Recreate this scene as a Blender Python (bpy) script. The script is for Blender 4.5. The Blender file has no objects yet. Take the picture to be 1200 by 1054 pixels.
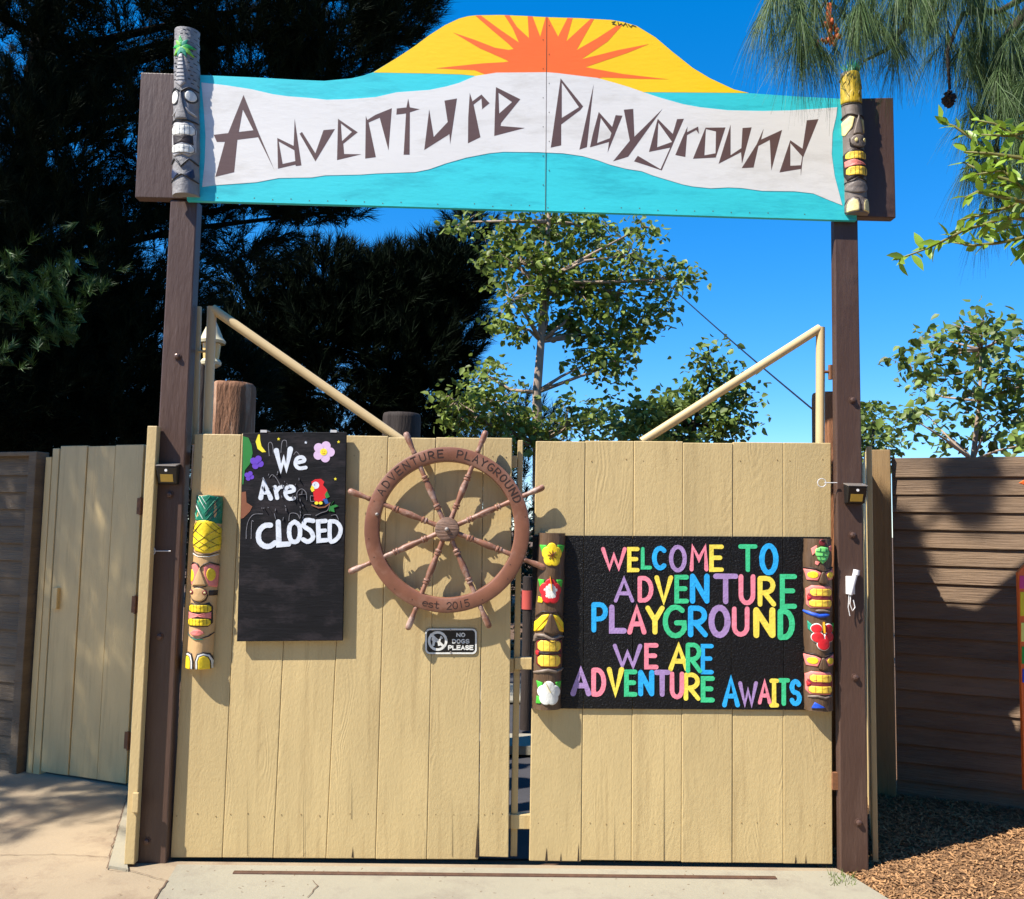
import bpy, math, random
import numpy as np
from mathutils import Vector, Matrix
from mathutils.geometry import tessellate_polygon

S = bpy.context.scene
COL = S.collection
random.seed(7)
RNG = np.random.default_rng(11)

# ------------------------------------------------------------------ camera
W, H, F = 1200.0, 1054.0, 1050.0            # photograph size and focal length in its pixels
PITCH, YAW, ROLL = 0.0854, 0.0218, 0.0185
CAM = np.array([-0.0896, -3.954, 1.4468])
cp, sp, cy, sy, cr, sr = math.cos(PITCH), math.sin(PITCH), math.cos(YAW), math.sin(YAW), math.cos(ROLL), math.sin(ROLL)
fw = np.array([sy * cp, cy * cp, sp])
r0 = np.array([cy, -sy, 0.0]); u0 = np.cross(r0, fw)
rt = r0 * cr + u0 * sr
up = u0 * cr - r0 * sr
cd = bpy.data.cameras.new('camera'); cam = bpy.data.objects.new('camera', cd); COL.objects.link(cam)
cam.matrix_world = Matrix(((rt[0], up[0], -fw[0], CAM[0]), (rt[1], up[1], -fw[1], CAM[1]), (rt[2], up[2], -fw[2], CAM[2]), (0, 0, 0, 1)))
cd.sensor_fit = 'HORIZONTAL'; cd.sensor_width = 36.0; cd.lens = 36.0 * F / W
cd.clip_start = 0.05; cd.clip_end = 2000
S.camera = cam

# ------------------------------------------------------------------ light
LDIR = Vector((0.70, 0.37, -1.0)).normalized()
EL = math.asin(-LDIR.z)
world = bpy.data.worlds.new('World'); S.world = world; world.use_nodes = True
nt = world.node_tree; nt.nodes.clear()
sky = nt.nodes.new('ShaderNodeTexSky'); sky.sky_type = 'NISHITA'; sky.sun_disc = False
sky.sun_elevation = EL; sky.sun_rotation = math.atan2(-LDIR.x, -LDIR.y)
sky.air_density = 1.0; sky.dust_density = 0.0; sky.ozone_density = 5.0; sky.altitude = 2500
hs = nt.nodes.new('ShaderNodeHueSaturation'); hs.inputs['Saturation'].default_value = 1.60; hs.inputs['Hue'].default_value = 0.505; hs.inputs['Value'].default_value = 1.62
gm = nt.nodes.new('ShaderNodeGamma'); gm.inputs['Gamma'].default_value = 0.7
bg = nt.nodes.new('ShaderNodeBackground'); bg.inputs['Strength'].default_value = 0.126
wo = nt.nodes.new('ShaderNodeOutputWorld')
nt.links.new(sky.outputs[0], gm.inputs['Color']); nt.links.new(gm.outputs[0], hs.inputs['Color']); nt.links.new(hs.outputs[0], bg.inputs['Color']); nt.links.new(bg.outputs[0], wo.inputs['Surface'])
sl = bpy.data.lights.new('sun', 'SUN'); sl.energy = 5.0; sl.angle = math.radians(0.5); sl.color = (1.0, 0.95, 0.87)
sun = bpy.data.objects.new('sun', sl); COL.objects.link(sun); sun.rotation_euler = LDIR.to_track_quat('-Z', 'Y').to_euler(); sun.location = (-6, -4, 9)
S.view_settings.view_transform = 'Standard'; S.view_settings.look = 'None'
S.view_settings.gamma = 1; S.view_settings.exposure = 0.95
S.render.resolution_x = 1024; S.render.resolution_y = 899
S.cycles.max_bounces = 6; S.cycles.transparent_max_bounces = 8

# ------------------------------------------------------------------ projection of a photo point to a plane of the place
def P(px, py, Y=0.0):
    v = fw + rt * (px - W / 2) / F - up * (py - H / 2) / F
    return CAM + v * ((Y - CAM[1]) / v[1])
def G(px, py, z=0.0):
    v = fw + rt * (px - W / 2) / F - up * (py - H / 2) / F
    return CAM + v * ((z - CAM[2]) / v[2])
def zoomed(x0, y0, s):
    return lambda pts: [(x0 + a / s, y0 + b / s) for a, b in pts]

# ------------------------------------------------------------------ materials
def lin(c):
    return tuple(((x / 255) / 12.92 if x / 255 <= 0.04045 else ((x / 255 + 0.055) / 1.055) ** 2.4) for x in c)
MATS = {}
def mat(name, col, rough=0.6, var=0.12, vscale=6.0, stretch=(1, 1, 1), bump=0.3, bscale=60.0, bstretch=(1, 1, 1), bdist=0.002,
        dirt=None, dirt_amt=0.0, dirt_scale=3.0, metal=0.0, island=0.0, spec=0.5, trans=0.0, knots=False, srgb=True, dirt_lo=0.50, dstretch=None):
    if name in MATS: return MATS[name]
    c = lin(col) if srgb else col
    m = bpy.data.materials.new(name); m.use_nodes = True; n = m.node_tree.nodes; l = m.node_tree.links
    b = n['Principled BSDF']
    b.inputs['Roughness'].default_value = rough; b.inputs['Metallic'].default_value = metal
    b.inputs['Specular IOR Level'].default_value = spec
    tc = n.new('ShaderNodeTexCoord')
    geo = n.new('ShaderNodeNewGeometry')
    off = n.new('ShaderNodeVectorMath'); off.operation = 'SCALE'; off.inputs[0].default_value = (13.7, 5.1, 9.3); l.new(geo.outputs['Random Per Island'], off.inputs['Scale'])
    add = n.new('ShaderNodeVectorMath'); l.new(tc.outputs['Object'], add.inputs[0]); l.new(off.outputs[0], add.inputs[1])
    mp = n.new('ShaderNodeMapping'); mp.inputs['Scale'].default_value = stretch; l.new(add.outputs[0], mp.inputs[0])
    nz = n.new('ShaderNodeTexNoise'); nz.inputs['Scale'].default_value = vscale; nz.inputs['Detail'].default_value = 6; nz.inputs['Roughness'].default_value = 0.65
    l.new(mp.outputs[0], nz.inputs['Vector'])
    mr = n.new('ShaderNodeMapRange'); mr.inputs['From Min'].default_value = 0.3; mr.inputs['From Max'].default_value = 0.7
    mr.inputs['To Min'].default_value = 1 - var; mr.inputs['To Max'].default_value = 1 + var; l.new(nz.outputs[0], mr.inputs['Value'])
    val = mr.outputs[0]
    if island:
        mi = n.new('ShaderNodeMapRange'); mi.inputs['To Min'].default_value = 1 - island; mi.inputs['To Max'].default_value = 1 + island
        l.new(geo.outputs['Random Per Island'], mi.inputs['Value'])
        mm = n.new('ShaderNodeMath'); mm.operation = 'MULTIPLY'; l.new(val, mm.inputs[0]); l.new(mi.outputs[0], mm.inputs[1]); val = mm.outputs[0]
    sc = n.new('ShaderNodeVectorMath'); sc.operation = 'SCALE'; sc.inputs[0].default_value = c; l.new(val, sc.inputs['Scale'])
    colout = sc.outputs[0]
    if dirt is not None:
        dn = n.new('ShaderNodeTexNoise'); dn.inputs['Scale'].default_value = dirt_scale; dn.inputs['Detail'].default_value = 8; dn.inputs['Roughness'].default_value = 0.7
        dm_ = n.new('ShaderNodeMapping'); dm_.inputs['Scale'].default_value = dstretch or stretch; l.new(add.outputs[0], dm_.inputs[0]); l.new(dm_.outputs[0], dn.inputs['Vector'])
        dr = n.new('ShaderNodeMapRange'); dr.inputs['From Min'].default_value = dirt_lo; dr.inputs['From Max'].default_value = dirt_lo + 0.16; dr.inputs['To Max'].default_value = dirt_amt
        l.new(dn.outputs[0], dr.inputs['Value'])
        mx = n.new('ShaderNodeMix'); mx.data_type = 'RGBA'; l.new(dr.outputs[0], mx.inputs['Factor']); l.new(colout, mx.inputs['A']); mx.inputs['B'].default_value = (*lin(dirt), 1)
        colout = mx.outputs['Result']
    l.new(colout, b.inputs['Base Color'])
    if bump:
        mb = n.new('ShaderNodeMapping'); mb.inputs['Scale'].default_value = bstretch; l.new(add.outputs[0], mb.inputs[0])
        bn = n.new('ShaderNodeTexNoise'); bn.inputs['Scale'].default_value = bscale; bn.inputs['Detail'].default_value = 5; bn.inputs['Roughness'].default_value = 0.6
        l.new(mb.outputs[0], bn.inputs['Vector'])
        hgt = bn.outputs[0]
        if knots:
            # raised weathered grain that swirls round knots, only in patches
            kn = n.new('ShaderNodeTexNoise'); kn.inputs['Scale'].default_value = 5.0; kn.inputs['Detail'].default_value = 1.5
            km = n.new('ShaderNodeMapping'); km.inputs['Scale'].default_value = (1.6, 1, 0.35); l.new(add.outputs[0], km.inputs[0]); l.new(km.outputs[0], kn.inputs['Vector'])
            m1 = n.new('ShaderNodeMath'); m1.operation = 'MULTIPLY'; m1.inputs[1].default_value = 120; l.new(kn.outputs[0], m1.inputs[0])
            m2 = n.new('ShaderNodeMath'); m2.operation = 'SINE'; l.new(m1.outputs[0], m2.inputs[0])
            pn = n.new('ShaderNodeTexNoise'); pn.inputs['Scale'].default_value = 7.0; pn.inputs['Detail'].default_value = 2
            pm = n.new('ShaderNodeMapping'); pm.inputs['Scale'].default_value = (1.5, 1, 0.25); l.new(add.outputs[0], pm.inputs[0]); l.new(pm.outputs[0], pn.inputs['Vector'])
            pr = n.new('ShaderNodeMapRange'); pr.inputs['From Min'].default_value = 0.52; pr.inputs['From Max'].default_value = 0.68; pr.inputs['To Max'].default_value = 0.19; l.new(pn.outputs[0], pr.inputs['Value'])
            m3 = n.new('ShaderNodeMath'); m3.operation = 'MULTIPLY'; l.new(m2.outputs[0], m3.inputs[0]); l.new(pr.outputs[0], m3.inputs[1])
            m4 = n.new('ShaderNodeMath'); m4.operation = 'ADD'; l.new(m3.outputs[0], m4.inputs[0]); l.new(hgt, m4.inputs[1]); hgt = m4.outputs[0]
        bp = n.new('ShaderNodeBump'); bp.inputs['Strength'].default_value = bump; bp.inputs['Distance'].default_value = bdist
        l.new(hgt, bp.inputs['Height']); l.new(bp.outputs[0], b.inputs['Normal'])
    if trans:
        out = n['Material Output']; tr = n.new('ShaderNodeBsdfTranslucent'); l.new(colout, tr.inputs['Color'])
        mxs = n.new('ShaderNodeMixShader'); mxs.inputs[0].default_value = trans; l.new(b.outputs[0], mxs.inputs[1]); l.new(tr.outputs[0], mxs.inputs[2]); l.new(mxs.outputs[0], out.inputs['Surface'])
    MATS[name] = m
    return m
GR = dict(bstretch=(1.0, 1.0, 0.12))
TAN = mat('tan_paint', (198, 173, 122), 0.5, 0.10, 3, (1.5, 1, 0.5), 0.5, 110, (1.0, 1.0, 0.5), 0.003, island=0.06, dirt=(150, 124, 82), dirt_amt=0.38, dirt_scale=7, dirt_lo=.52, dstretch=(4, 1, .22), knots=True)
TANPIPE = mat('tan_pipe_paint', (205, 178, 130), 0.4, 0.05, 5, bump=0.15, bscale=80)
BROWN = mat('brown_paint', (80, 59, 49), 0.42, 0.10, 5, (1, 1, 0.3), 0.6, 60, (1, 1, 0.2), 0.004, dirt=(150, 125, 110), dirt_amt=0.10, dirt_scale=6)
BOLT = mat('bolt_metal', (95, 72, 62), 0.4, 0.15, 30, metal=0.3)
GREYWOOD = mat('weathered_wood', (110, 94, 74), 0.85, 0.22, 5, (0.3, 0.3, 2), 0.9, 40, (0.15, 0.15, 3), 0.008, island=0.12, dirt=(70, 58, 48), dirt_amt=0.5)
BROWNWOOD = mat('stained_fence_wood', (124, 101, 78), 0.8, 0.22, 5, (0.3, 0.3, 2), 1.0, 45, (0.12, 0.12, 3), 0.008, island=0.10, dirt=(70, 52, 38), dirt_amt=0.5)
POSTWOOD = mat('raw_post_wood', (150, 120, 78), 0.8, 0.2, 6, (2, 2, 0.3), 0.8, 50, (1, 1, 0.1), 0.006, dirt=(80, 60, 40), dirt_amt=0.5)
LOG = mat('log_wood', (136, 92, 62), 0.8, 0.35, 9, (2, 2, 0.3), 1.0, 30, (2, 2, 0.4), 0.015, dirt=(210, 190, 165), dirt_amt=0.5, dirt_scale=9)
DARKWOOD = mat('dark_wood', (45, 34, 28), 0.8, 0.3, 6, (2, 2, 0.3), 0.8, 40, (2, 2, 0.3), 0.006)
RUST = mat('rusty_metal', (120, 78, 48), 0.75, 0.35, 40, bump=0.5)
DARKMETAL = mat('dark_metal', (35, 32, 30), 0.5, 0.2, 30)
TURQ = mat('turquoise_paint', (60, 205, 212), 0.42, 0.05, 3, bump=0.22, bscale=45, bstretch=(0.5, 1, 1.6), bdist=0.003, dirt=(20, 130, 150), dirt_amt=0.35, dirt_scale=7, stretch=(.4, 1, 2))
WHITE = mat('white_paint', (226, 222, 216), 0.45, 0.04, 3, dirt=(196, 190, 180), dirt_amt=.6, dirt_scale=5, dirt_lo=.54, stretch=(.5, 1, 1.6), bump=0.22, bscale=45, bstretch=(0.5, 1, 1.6), bdist=0.003)
YEL = mat('yellow_paint', (252, 205, 5), 0.42, 0.04, 3, bump=0.22, bscale=45, bstretch=(0.5, 1, 1.6), bdist=0.003)
ORANGE = mat('orange_paint', (252, 112, 40), 0.42, 0.05, 3, bump=0.22, bscale=45, bstretch=(0.5, 1, 1.6), bdist=0.003)
LETTER = mat('lettering_brown', (98, 74, 68), 0.4, 0.06, 8, bump=0.3, bscale=40, bstretch=(0.3, 1, 2))
BLACK = mat('black_paint', (13, 12, 13), 0.42, 0.3, 20, bump=1.0, bscale=110, bdist=0.006, spec=0.3)
CHALK = mat('chalkboard_black', (14, 13, 17), 0.65, 0.4, 6, (1, 1, 2), 0.4, 22, (0.5, 1, 4), 0.004, dirt=(60, 52, 54), dirt_amt=0.45, dirt_scale=6, spec=0.25)
CHALKWHITE = mat('chalk_white', (214, 219, 226), 0.85, 0.14, 40, bump=0.2, dirt=(120, 118, 124), dirt_amt=.6, dirt_scale=30, dirt_lo=.56)
CHALKGHOST = mat('chalk_ghost', (120, 118, 122), 0.9, 0.4, 60, bump=0)
def solid(name, c, r=0.45, **k): return mat(name, c, r, 0.06, 20, bump=0.2, bscale=90, bdist=0.001, **k)
def brushed(name, c): return mat(name, c, .5, 0.14, 26, (.6, 1, 1.5), bump=0.7, bscale=110, bdist=0.003, dirt=(30, 28, 30), dirt_amt=.75, dirt_scale=45, dirt_lo=.60)
PINK = brushed('pink_paint', (244, 138, 154)); LYEL = brushed('lemon_paint', (248, 222, 84)); GREEN = brushed('mint_paint', (64, 200, 136))
BLUE = brushed('sky_blue_paint', (42, 172, 236)); PURP = brushed('lilac_paint', (170, 138, 188))
WHEEL = mat('wheel_wood', (126, 82, 62), 0.42, 0.22, 7, bump=0.3, bscale=50, dirt=(165, 130, 112), dirt_amt=0.4, dirt_scale=8)
SPOKE = mat('spoke_wood', (128, 86, 66), 0.5, 0.3, 14, bump=0.3, bscale=60, dirt=(190, 166, 152), dirt_amt=0.75, dirt_scale=13, island=0.25)
HUBW = mat('hub_wood', (128, 98, 80), 0.6, 0.3, 12, (1, 1, 5), 0.8, 25, (0.6, 1, 5), 0.006, dirt=(45, 32, 26), dirt_amt=0.8, dirt_scale=14)
ENGRAVE = solid('engraved_dark', (46, 27, 20), 0.7)
BOLTW = solid('worn_steel', (150, 140, 132), 0.45)
STEEL = solid('steel', (200, 198, 196), 0.3)
PLASTIC = solid('black_plastic', (28, 27, 26), 0.4)
SOLAR = solid('solar_panel', (210, 170, 70), 0.35)
PVC = solid('white_plastic', (228, 225, 222), 0.4)
CONC = mat('tan_concrete', (148, 131, 106), 0.85, 0.10, 1.2, bump=0.45, bscale=70, bdist=0.004, dirt=(122, 102, 82), dirt_amt=0.8, dirt_scale=2.6)
CONC2 = mat('grey_concrete', (145, 138, 119), 0.85, 0.10, 2.0, bump=0.45, bscale=60, bdist=0.004, dirt=(122, 112, 98), dirt_amt=0.6, dirt_scale=4)
ASPH = mat('dark_asphalt', (58, 56, 58), 0.9, 0.2, 4, bump=0.5)
DIRT = mat('dry_earth', (96, 72, 50), 0.95, 0.25, 6, bump=0.8, bscale=30, bdist=0.01)
MULCHBASE = mat('mulch_base', (112, 80, 50), 0.95, 0.4, 30, bump=1.0, bscale=60, bdist=0.01)
CHIP = mat('wood_chip', (148, 110, 72), 0.9, 0.25, 20, island=0.5, bump=0.3)
CRACK = mat('crack_dark', (100, 80, 62), 0.95, 0.3, 20, bump=0)
CRACKD = solid('split_dark', (60, 44, 28), .9)
BARK = mat('pale_bark', (150, 130, 112), 0.85, 0.3, 10, (1, 1, .4), 0.8, 30, (1, 1, .3), 0.01)
DBARK = mat('dark_bark', (52, 42, 36), 0.9, 0.3, 10, bump=0.8, bscale=30, bdist=0.01)
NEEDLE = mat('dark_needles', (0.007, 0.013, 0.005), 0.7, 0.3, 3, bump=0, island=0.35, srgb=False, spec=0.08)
SUNLIT = mat('sunlit_needles', (0.055, 0.115, 0.018), 0.5, 0.2, 3, bump=0, island=0.4, srgb=False)  # paler needles: sunlight on the pine tufts put into the colour
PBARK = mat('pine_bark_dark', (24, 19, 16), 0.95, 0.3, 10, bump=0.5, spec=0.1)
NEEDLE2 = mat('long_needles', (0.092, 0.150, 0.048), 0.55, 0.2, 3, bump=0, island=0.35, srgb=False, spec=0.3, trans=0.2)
LEAF = mat('sycamore_leaf', (0.190, 0.250, 0.045), 0.5, 0.25, 2, bump=0, island=0.5, srgb=False, trans=0.4)
LEAFD = mat('bush_leaf', (0.158, 0.218, 0.042), 0.5, 0.25, 2, bump=0, island=0.5, srgb=False, trans=0.35)
LEAFB = mat('fresh_leaf', (0.24, 0.36, 0.035), 0.4, 0.15, 4, bump=0, island=0.35, srgb=False, trans=0.4)
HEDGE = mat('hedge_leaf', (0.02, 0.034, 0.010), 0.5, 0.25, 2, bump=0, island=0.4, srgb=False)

# ------------------------------------------------------------------ mesh helpers
class MB:
    def __init__(s): s.v = []; s.f = []; s.m = []
    def add(s, vs, fs, mi=0):
        o = len(s.v); s.v += [tuple(map(float, p)) for p in vs]; s.f += [tuple(i + o for i in f) for f in fs]; s.m += [mi] * len(fs); return s
    def box(s, x0, x1, y0, y1, z0, z1, mi=0):
        return s.hexa([(x0, y0, z0), (x1, y0, z0), (x1, y1, z0), (x0, y1, z0)], [(x0, y0, z1), (x1, y0, z1), (x1, y1, z1), (x0, y1, z1)], mi)
    def hexa(s, b, t, mi=0):
        return s.add(list(b) + list(t), [(3, 2, 1, 0), (4, 5, 6, 7), (0, 1, 5, 4), (1, 2, 6, 5), (2, 3, 7, 6), (3, 0, 4, 7)], mi)
    def prism(s, loops, yf, yb, mi=0):
        # loops: world x,z loops (first outer, then holes); front at yf (towards the camera), back at yb
        loops = [[(float(p[0]), float(p[1])) for p in lp] for lp in loops]
        flat = [p for lp in loops for p in lp]
        tris = tessellate_polygon([[Vector((p[0], p[1], 0)) for p in lp] for lp in loops])
        n = len(flat); fs = []
        for t in tris:
            a, b, c = (flat[i] for i in t)
            if (b[0] - a[0]) * (c[1] - a[1]) - (b[1] - a[1]) * (c[0] - a[0]) < 0: t = (t[0], t[2], t[1])
            fs.append(tuple(t)); fs.append((t[2] + n, t[1] + n, t[0] + n))
        k = 0
        for lp in loops:
            m = len(lp); ar = sum(lp[i][0] * lp[(i + 1) % m][1] - lp[(i + 1) % m][0] * lp[i][1] for i in range(m))
            ccw = (ar > 0) == (lp is loops[0])
            for i in range(m):
                a, b = k + i, k + (i + 1) % m
                fs.append((a, a + n, b + n, b) if ccw else (b, b + n, a + n, a))
            k += m
        return s.add([(x, yf, z) for x, z in flat] + [(x, yb, z) for x, z in flat], fs, mi)
    def tube(s, pts, rad, n=8, mi=0, caps=True):
        pts = [np.array(p, float) for p in pts]; k = len(pts)
        if not hasattr(rad, '__len__'): rad = [rad] * k
        vs = []; fs = []; ref = None
        for i, p in enumerate(pts):
            t = pts[min(i + 1, k - 1)] - pts[max(i - 1, 0)]; t = t / (np.linalg.norm(t) + 1e-12)
            if ref is None: ref = np.array([0, 0, 1.0]) if abs(t[2]) < 0.9 else np.array([0, 1.0, 0])
            a = np.cross(ref, t); a /= np.linalg.norm(a) + 1e-12; b = np.cross(t, a); ref = b
            for j in range(n):
                w = 2 * math.pi * j / n; vs.append(p + rad[i] * (a * math.cos(w) + b * math.sin(w)))
        for i in range(k - 1):
            for j in range(n):
                fs.append((i * n + j, i * n + (j + 1) % n, (i + 1) * n + (j + 1) % n, (i + 1) * n + j))
        if caps: fs.append(tuple(range(n))[::-1]); fs.append(tuple((k - 1) * n + j for j in range(n)))
        return s.add(vs, fs, mi)
    def ring_patch(s, pts, h, mi=0): pass
    def build(s, name, mats, parent=None, smooth=False, bevel=0.0, auto=None):
        me = bpy.data.meshes.new(name); me.from_pydata(s.v, [], s.f); me.update()
        if not isinstance(mats, (list, tuple)): mats = [mats]
        for m in mats: me.materials.append(m)
        me.polygons.foreach_set('material_index', np.array(s.m, dtype=np.int32))
        if smooth: me.polygons.foreach_set('use_smooth', np.ones(len(s.f), dtype=bool))
        o = bpy.data.objects.new(name, me); COL.objects.link(o); setparent(o, parent)
        if bevel:
            b = o.modifiers.new('bevel', 'BEVEL'); b.width = bevel; b.segments = 2; b.limit_method = 'ANGLE'
        if auto is not None: me.set_sharp_from_angle(angle=math.radians(auto))
        return o
def setparent(o, parent):
    if parent is not None:
        o.parent = parent
        if parent.type == 'EMPTY': o.matrix_parent_inverse = Matrix.Translation(-parent.location)
def tag(o, label, cat, group=None, kind=None):
    if label: o['label'] = label
    if cat: o['category'] = cat
    if group: o['group'] = group
    if kind: o['kind'] = kind
    return o
def thing(name, label, cat, loc, group=None):
    e = bpy.data.objects.new(name, None); e.empty_display_size = 0.1; COL.objects.link(e); e.location = tuple(map(float, loc))
    return tag(e, label, cat, group)
def structure(o): o['kind'] = 'structure'; return o
def XZ(pts, Y=0.0):
    out = []
    for a, b in pts:
        p = P(a, b, Y); out.append((p[0], p[2]))
    return out
def fast_mesh(name, verts, tris, material, parent=None, smooth=False):
    me = bpy.data.meshes.new(name); nv = len(verts); k = tris.shape[1]; nf = len(tris)
    me.vertices.add(nv); me.vertices.foreach_set('co', np.ascontiguousarray(verts, dtype=np.float32).ravel())
    me.loops.add(nf * k); me.loops.foreach_set('vertex_index', np.ascontiguousarray(tris, dtype=np.int32).ravel())
    me.polygons.add(nf); me.polygons.foreach_set('loop_start', np.arange(0, nf * k, k, dtype=np.int32))
    me.update(calc_edges=True); me.materials.append(material)
    if smooth: me.polygons.foreach_set('use_smooth', np.ones(nf, dtype=bool))
    o = bpy.data.objects.new(name, me); COL.objects.link(o); setparent(o, parent); return o
def norm(a): return a / (np.linalg.norm(a, axis=-1, keepdims=True) + 1e-9)

# flat paint strokes -------------------------------------------------
class Paint:
    """flat brush strokes and shapes on a plane y = Y (metres), each a hair proud of the last"""
    def __init__(s, Y, step=0.00025, first=0.0012): s.Y = Y; s.k = first; s.step = step; s.mb = MB()
    def shape(s, px_loops, mi=0, world=False):
        loops = px_loops if world else [XZ(l, s.Y) for l in px_loops]
        s.mb.prism(loops, s.Y - s.k, s.Y + 0.0004, mi); s.k += s.step
    def stroke(s, pts, w, mi=0, smooth=False):
        """pts in px, w in px"""
        if smooth and len(pts) > 2:
            q = [pts[0]] + list(pts) + [pts[-1]]; out = []
            for i in range(1, len(q) - 2):
                p0, p1, p2, p3 = (np.array(a, float) for a in q[i - 1:i + 3])
                for k in range(5):
                    t = k / 5; out.append(tuple(.5 * (2 * p1 + (p2 - p0) * t + (2 * p0 - 5 * p1 + 4 * p2 - p3) * t * t + (3 * p1 - p0 - 3 * p2 + p3) * t ** 3)))
            pts = out + [tuple(pts[-1])]
        q = [np.array(p) for p in XZ(pts, s.Y)]
        wm = w * (P(600, 600, s.Y)[1] - CAM[1]) / F * 0.5
        s.wstroke(q, wm, mi)
    def wstroke(s, q, r, mi=0):
        q = [np.array(p, float) for p in q]
        d = [q[0]]
        for p in q[1:]:
            if np.linalg.norm(p - d[-1]) > 1e-5: d.append(p)
        q = d
        if len(q) < 2: return
        L = []; R = []
        n = len(q)
        for i in range(n):
            a = q[i] - q[i - 1] if i else q[1] - q[0]; b = q[i + 1] - q[i] if i < n - 1 else q[i] - q[i - 1]
            a = a / np.linalg.norm(a); b = b / np.linalg.norm(b)
            t = a + b; tn = np.linalg.norm(t); t = a if tn < 0.3 else t / tn
            nn = np.array([-t[1], t[0]]); c = max(0.55, float(np.dot(nn, [-a[1], a[0]])))
            wob = 1 + 0.05 * math.sin(i * 2.7 + q[0][0] * 50)
            L.append(q[i] + nn * r * wob / c); R.append(q[i] - nn * r * wob / c)
        def cap(c, d0, sgn):
            o = []
            base = math.atan2(d0[1], d0[0])
            for k in range(1, 6): o.append(c + r * np.array([math.cos(base + sgn * (math.pi / 2 - math.pi * k / 6)), math.sin(base + sgn * (math.pi / 2 - math.pi * k / 6))]))
            return o
        vs = []; fs = []
        yf = s.Y - s.k; yb = s.Y + 0.0004
        for i, (a, b) in enumerate(zip(L, R)): vs += [(a[0], yf - 0.00012 * i / n, a[1]), (b[0], yf - 0.00012 * i / n, b[1])]
        for i in range(n - 1): fs.append((2 * i + 1, 2 * i + 3, 2 * i + 2, 2 * i))
        m = len(vs)
        for a, b in zip(L, R): vs += [(a[0], yb, a[1]), (b[0], yb, b[1])]
        for i in range(n - 1):
            fs.append((2 * i, 2 * i + 2, m + 2 * i + 2, m + 2 * i)); fs.append((2 * i + 3, 2 * i + 1, m + 2 * i + 1, m + 2 * i + 3))
        # round caps as fans
        for e in (0, n - 1):
            dirv = (q[0] - q[1]) if e == 0 else (q[-1] - q[-2]); dirv = dirv / np.linalg.norm(dirv)
            cs = cap(q[e], dirv, 1)
            k0 = len(vs); ends = (2 * e, 2 * e + 1) if e else (2 * e + 1, 2 * e)
            vs += [(c[0], yf - (0.00012 if e else 0), c[1]) for c in cs]
            fs.append(tuple([ends[0]] + list(range(k0, k0 + 5)) + [ends[1]])[::-1])
        s.mb.add(vs, fs, mi); s.k += s.step
def arc(cx, cy, rx, ry, a0, a1, n=14):
    return [(cx + rx * math.cos(math.radians(a0 + (a1 - a0) * i / n)), cy + ry * math.sin(math.radians(a0 + (a1 - a0) * i / n))) for i in range(n + 1)]
GLYPH = {
 'A': [[(0, 0), (.5, 1), (1, 0)], [(.2, .34), (.8, .34)]],
 'C': [arc(.55, .5, .55, .5, 48, 312)],
 'D': [[(0.02, 0), (0.02, 1)], [(0.02, 1), (.35, 1)] + arc(.35, .5, .65, .5, 80, -80) + [(.3, 0), (0.02, 0)]],
 'E': [[(1, 1), (0, 1), (0, 0), (1, 0)], [(0, .52), (.85, .52)]],
 'G': [arc(.55, .5, .55, .5, 50, 330) + [(1, .45), (.6, .45)]],
 'I': [[(.5, 0), (.5, 1)], [(.05, 1), (.95, 1)], [(.05, 0), (.95, 0)]],
 'L': [[(0, 1), (0, 0), (1, 0)]],
 'M': [[(0, 0), (.08, 1), (.5, .45), (.92, 1), (1, 0)]],
 'N': [[(0, 0), (0, 1)], [(0, 1), (1, 0)], [(1, 0), (1, 1)]],
 'O': [arc(.5, .5, .5, .5, 90, 455, 22)],
 'P': [[(0, 0), (0, 1)], [(0, 1), (.45, 1)] + arc(.5, .72, .5, .28, 85, -85, 8) + [(.45, .44), (0, .42)]],
 'R': [[(0, 0), (0, 1)], [(0, 1), (.45, 1)] + arc(.45, .73, .5, .27, 85, -85, 8) + [(.4, .45), (0.02, .44)], [(.3, .45), (1, 0)]],
 'S': [arc(.5, .75, .46, .25, 25, 250, 10) + arc(.5, .25, .5, .25, 80, -160, 10)],
 'T': [[(0, 1), (1, 1)], [(.5, 1), (.5, 0)]],
 'U': [[(0, 1), (0, .3)] + arc(.5, .3, .5, .3, 180, 360, 10) + [(1, 1)]],
 'V': [[(0, 1), (.5, 0), (1, 1)]],
 'W': [[(0, 1), (.3, 0), (.5, .66), (.72, 0), (1, 1)]],
 'Y': [[(0, 1), (.5, .48), (1, 1)], [(.5, .48), (.5, 0)]],
 'e': [[(.05, .32), (.9, .36)] + arc(.5, .32, .45, .32, 10, 310, 10)],
 's': [arc(.5, .48, .36, .15, 30, 250, 8) + arc(.5, .17, .4, .17, 80, -160, 8)],
 't': [[(.45, .95), (.45, .12), (.7, 0), (.9, .1)], [(.1, .62), (.85, .66)]],
 '0': [arc(.5, .5, .5, .5, 90, 455, 18)], '1': [[(.5, 1), (.5, 0)]],
 '2': [arc(.5, .72, .46, .28, 170, -30, 8) + [(0, 0), (1, 0.02)]],
 '5': [[(.95, 1), (.15, 1), (.1, .56)] + arc(.45, .32, .5, .32, 110, -150, 10)],
}

# ================================================================== SETTING
g = MB(); g.add([(-300, -300, -0.03), (300, -300, -0.03), (300, 300, -0.03), (-300, 300, -0.03)], [(0, 1, 2, 3)])
structure(g.build('ground', DIRT))
g = MB(); g.box(-1.44, 1.7, 0.16, 5.2, -0.034, -0.022); structure(g.build('asphalt_path', ASPH))
g = MB(); g.box(-0.6, 0.8, 1.9, 2.25, -0.004, 0.05); g.box(-0.6, 0.8, 3.6, 4.4, -0.004, 0.012); structure(g.build('path_kerb', CONC2))
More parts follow.
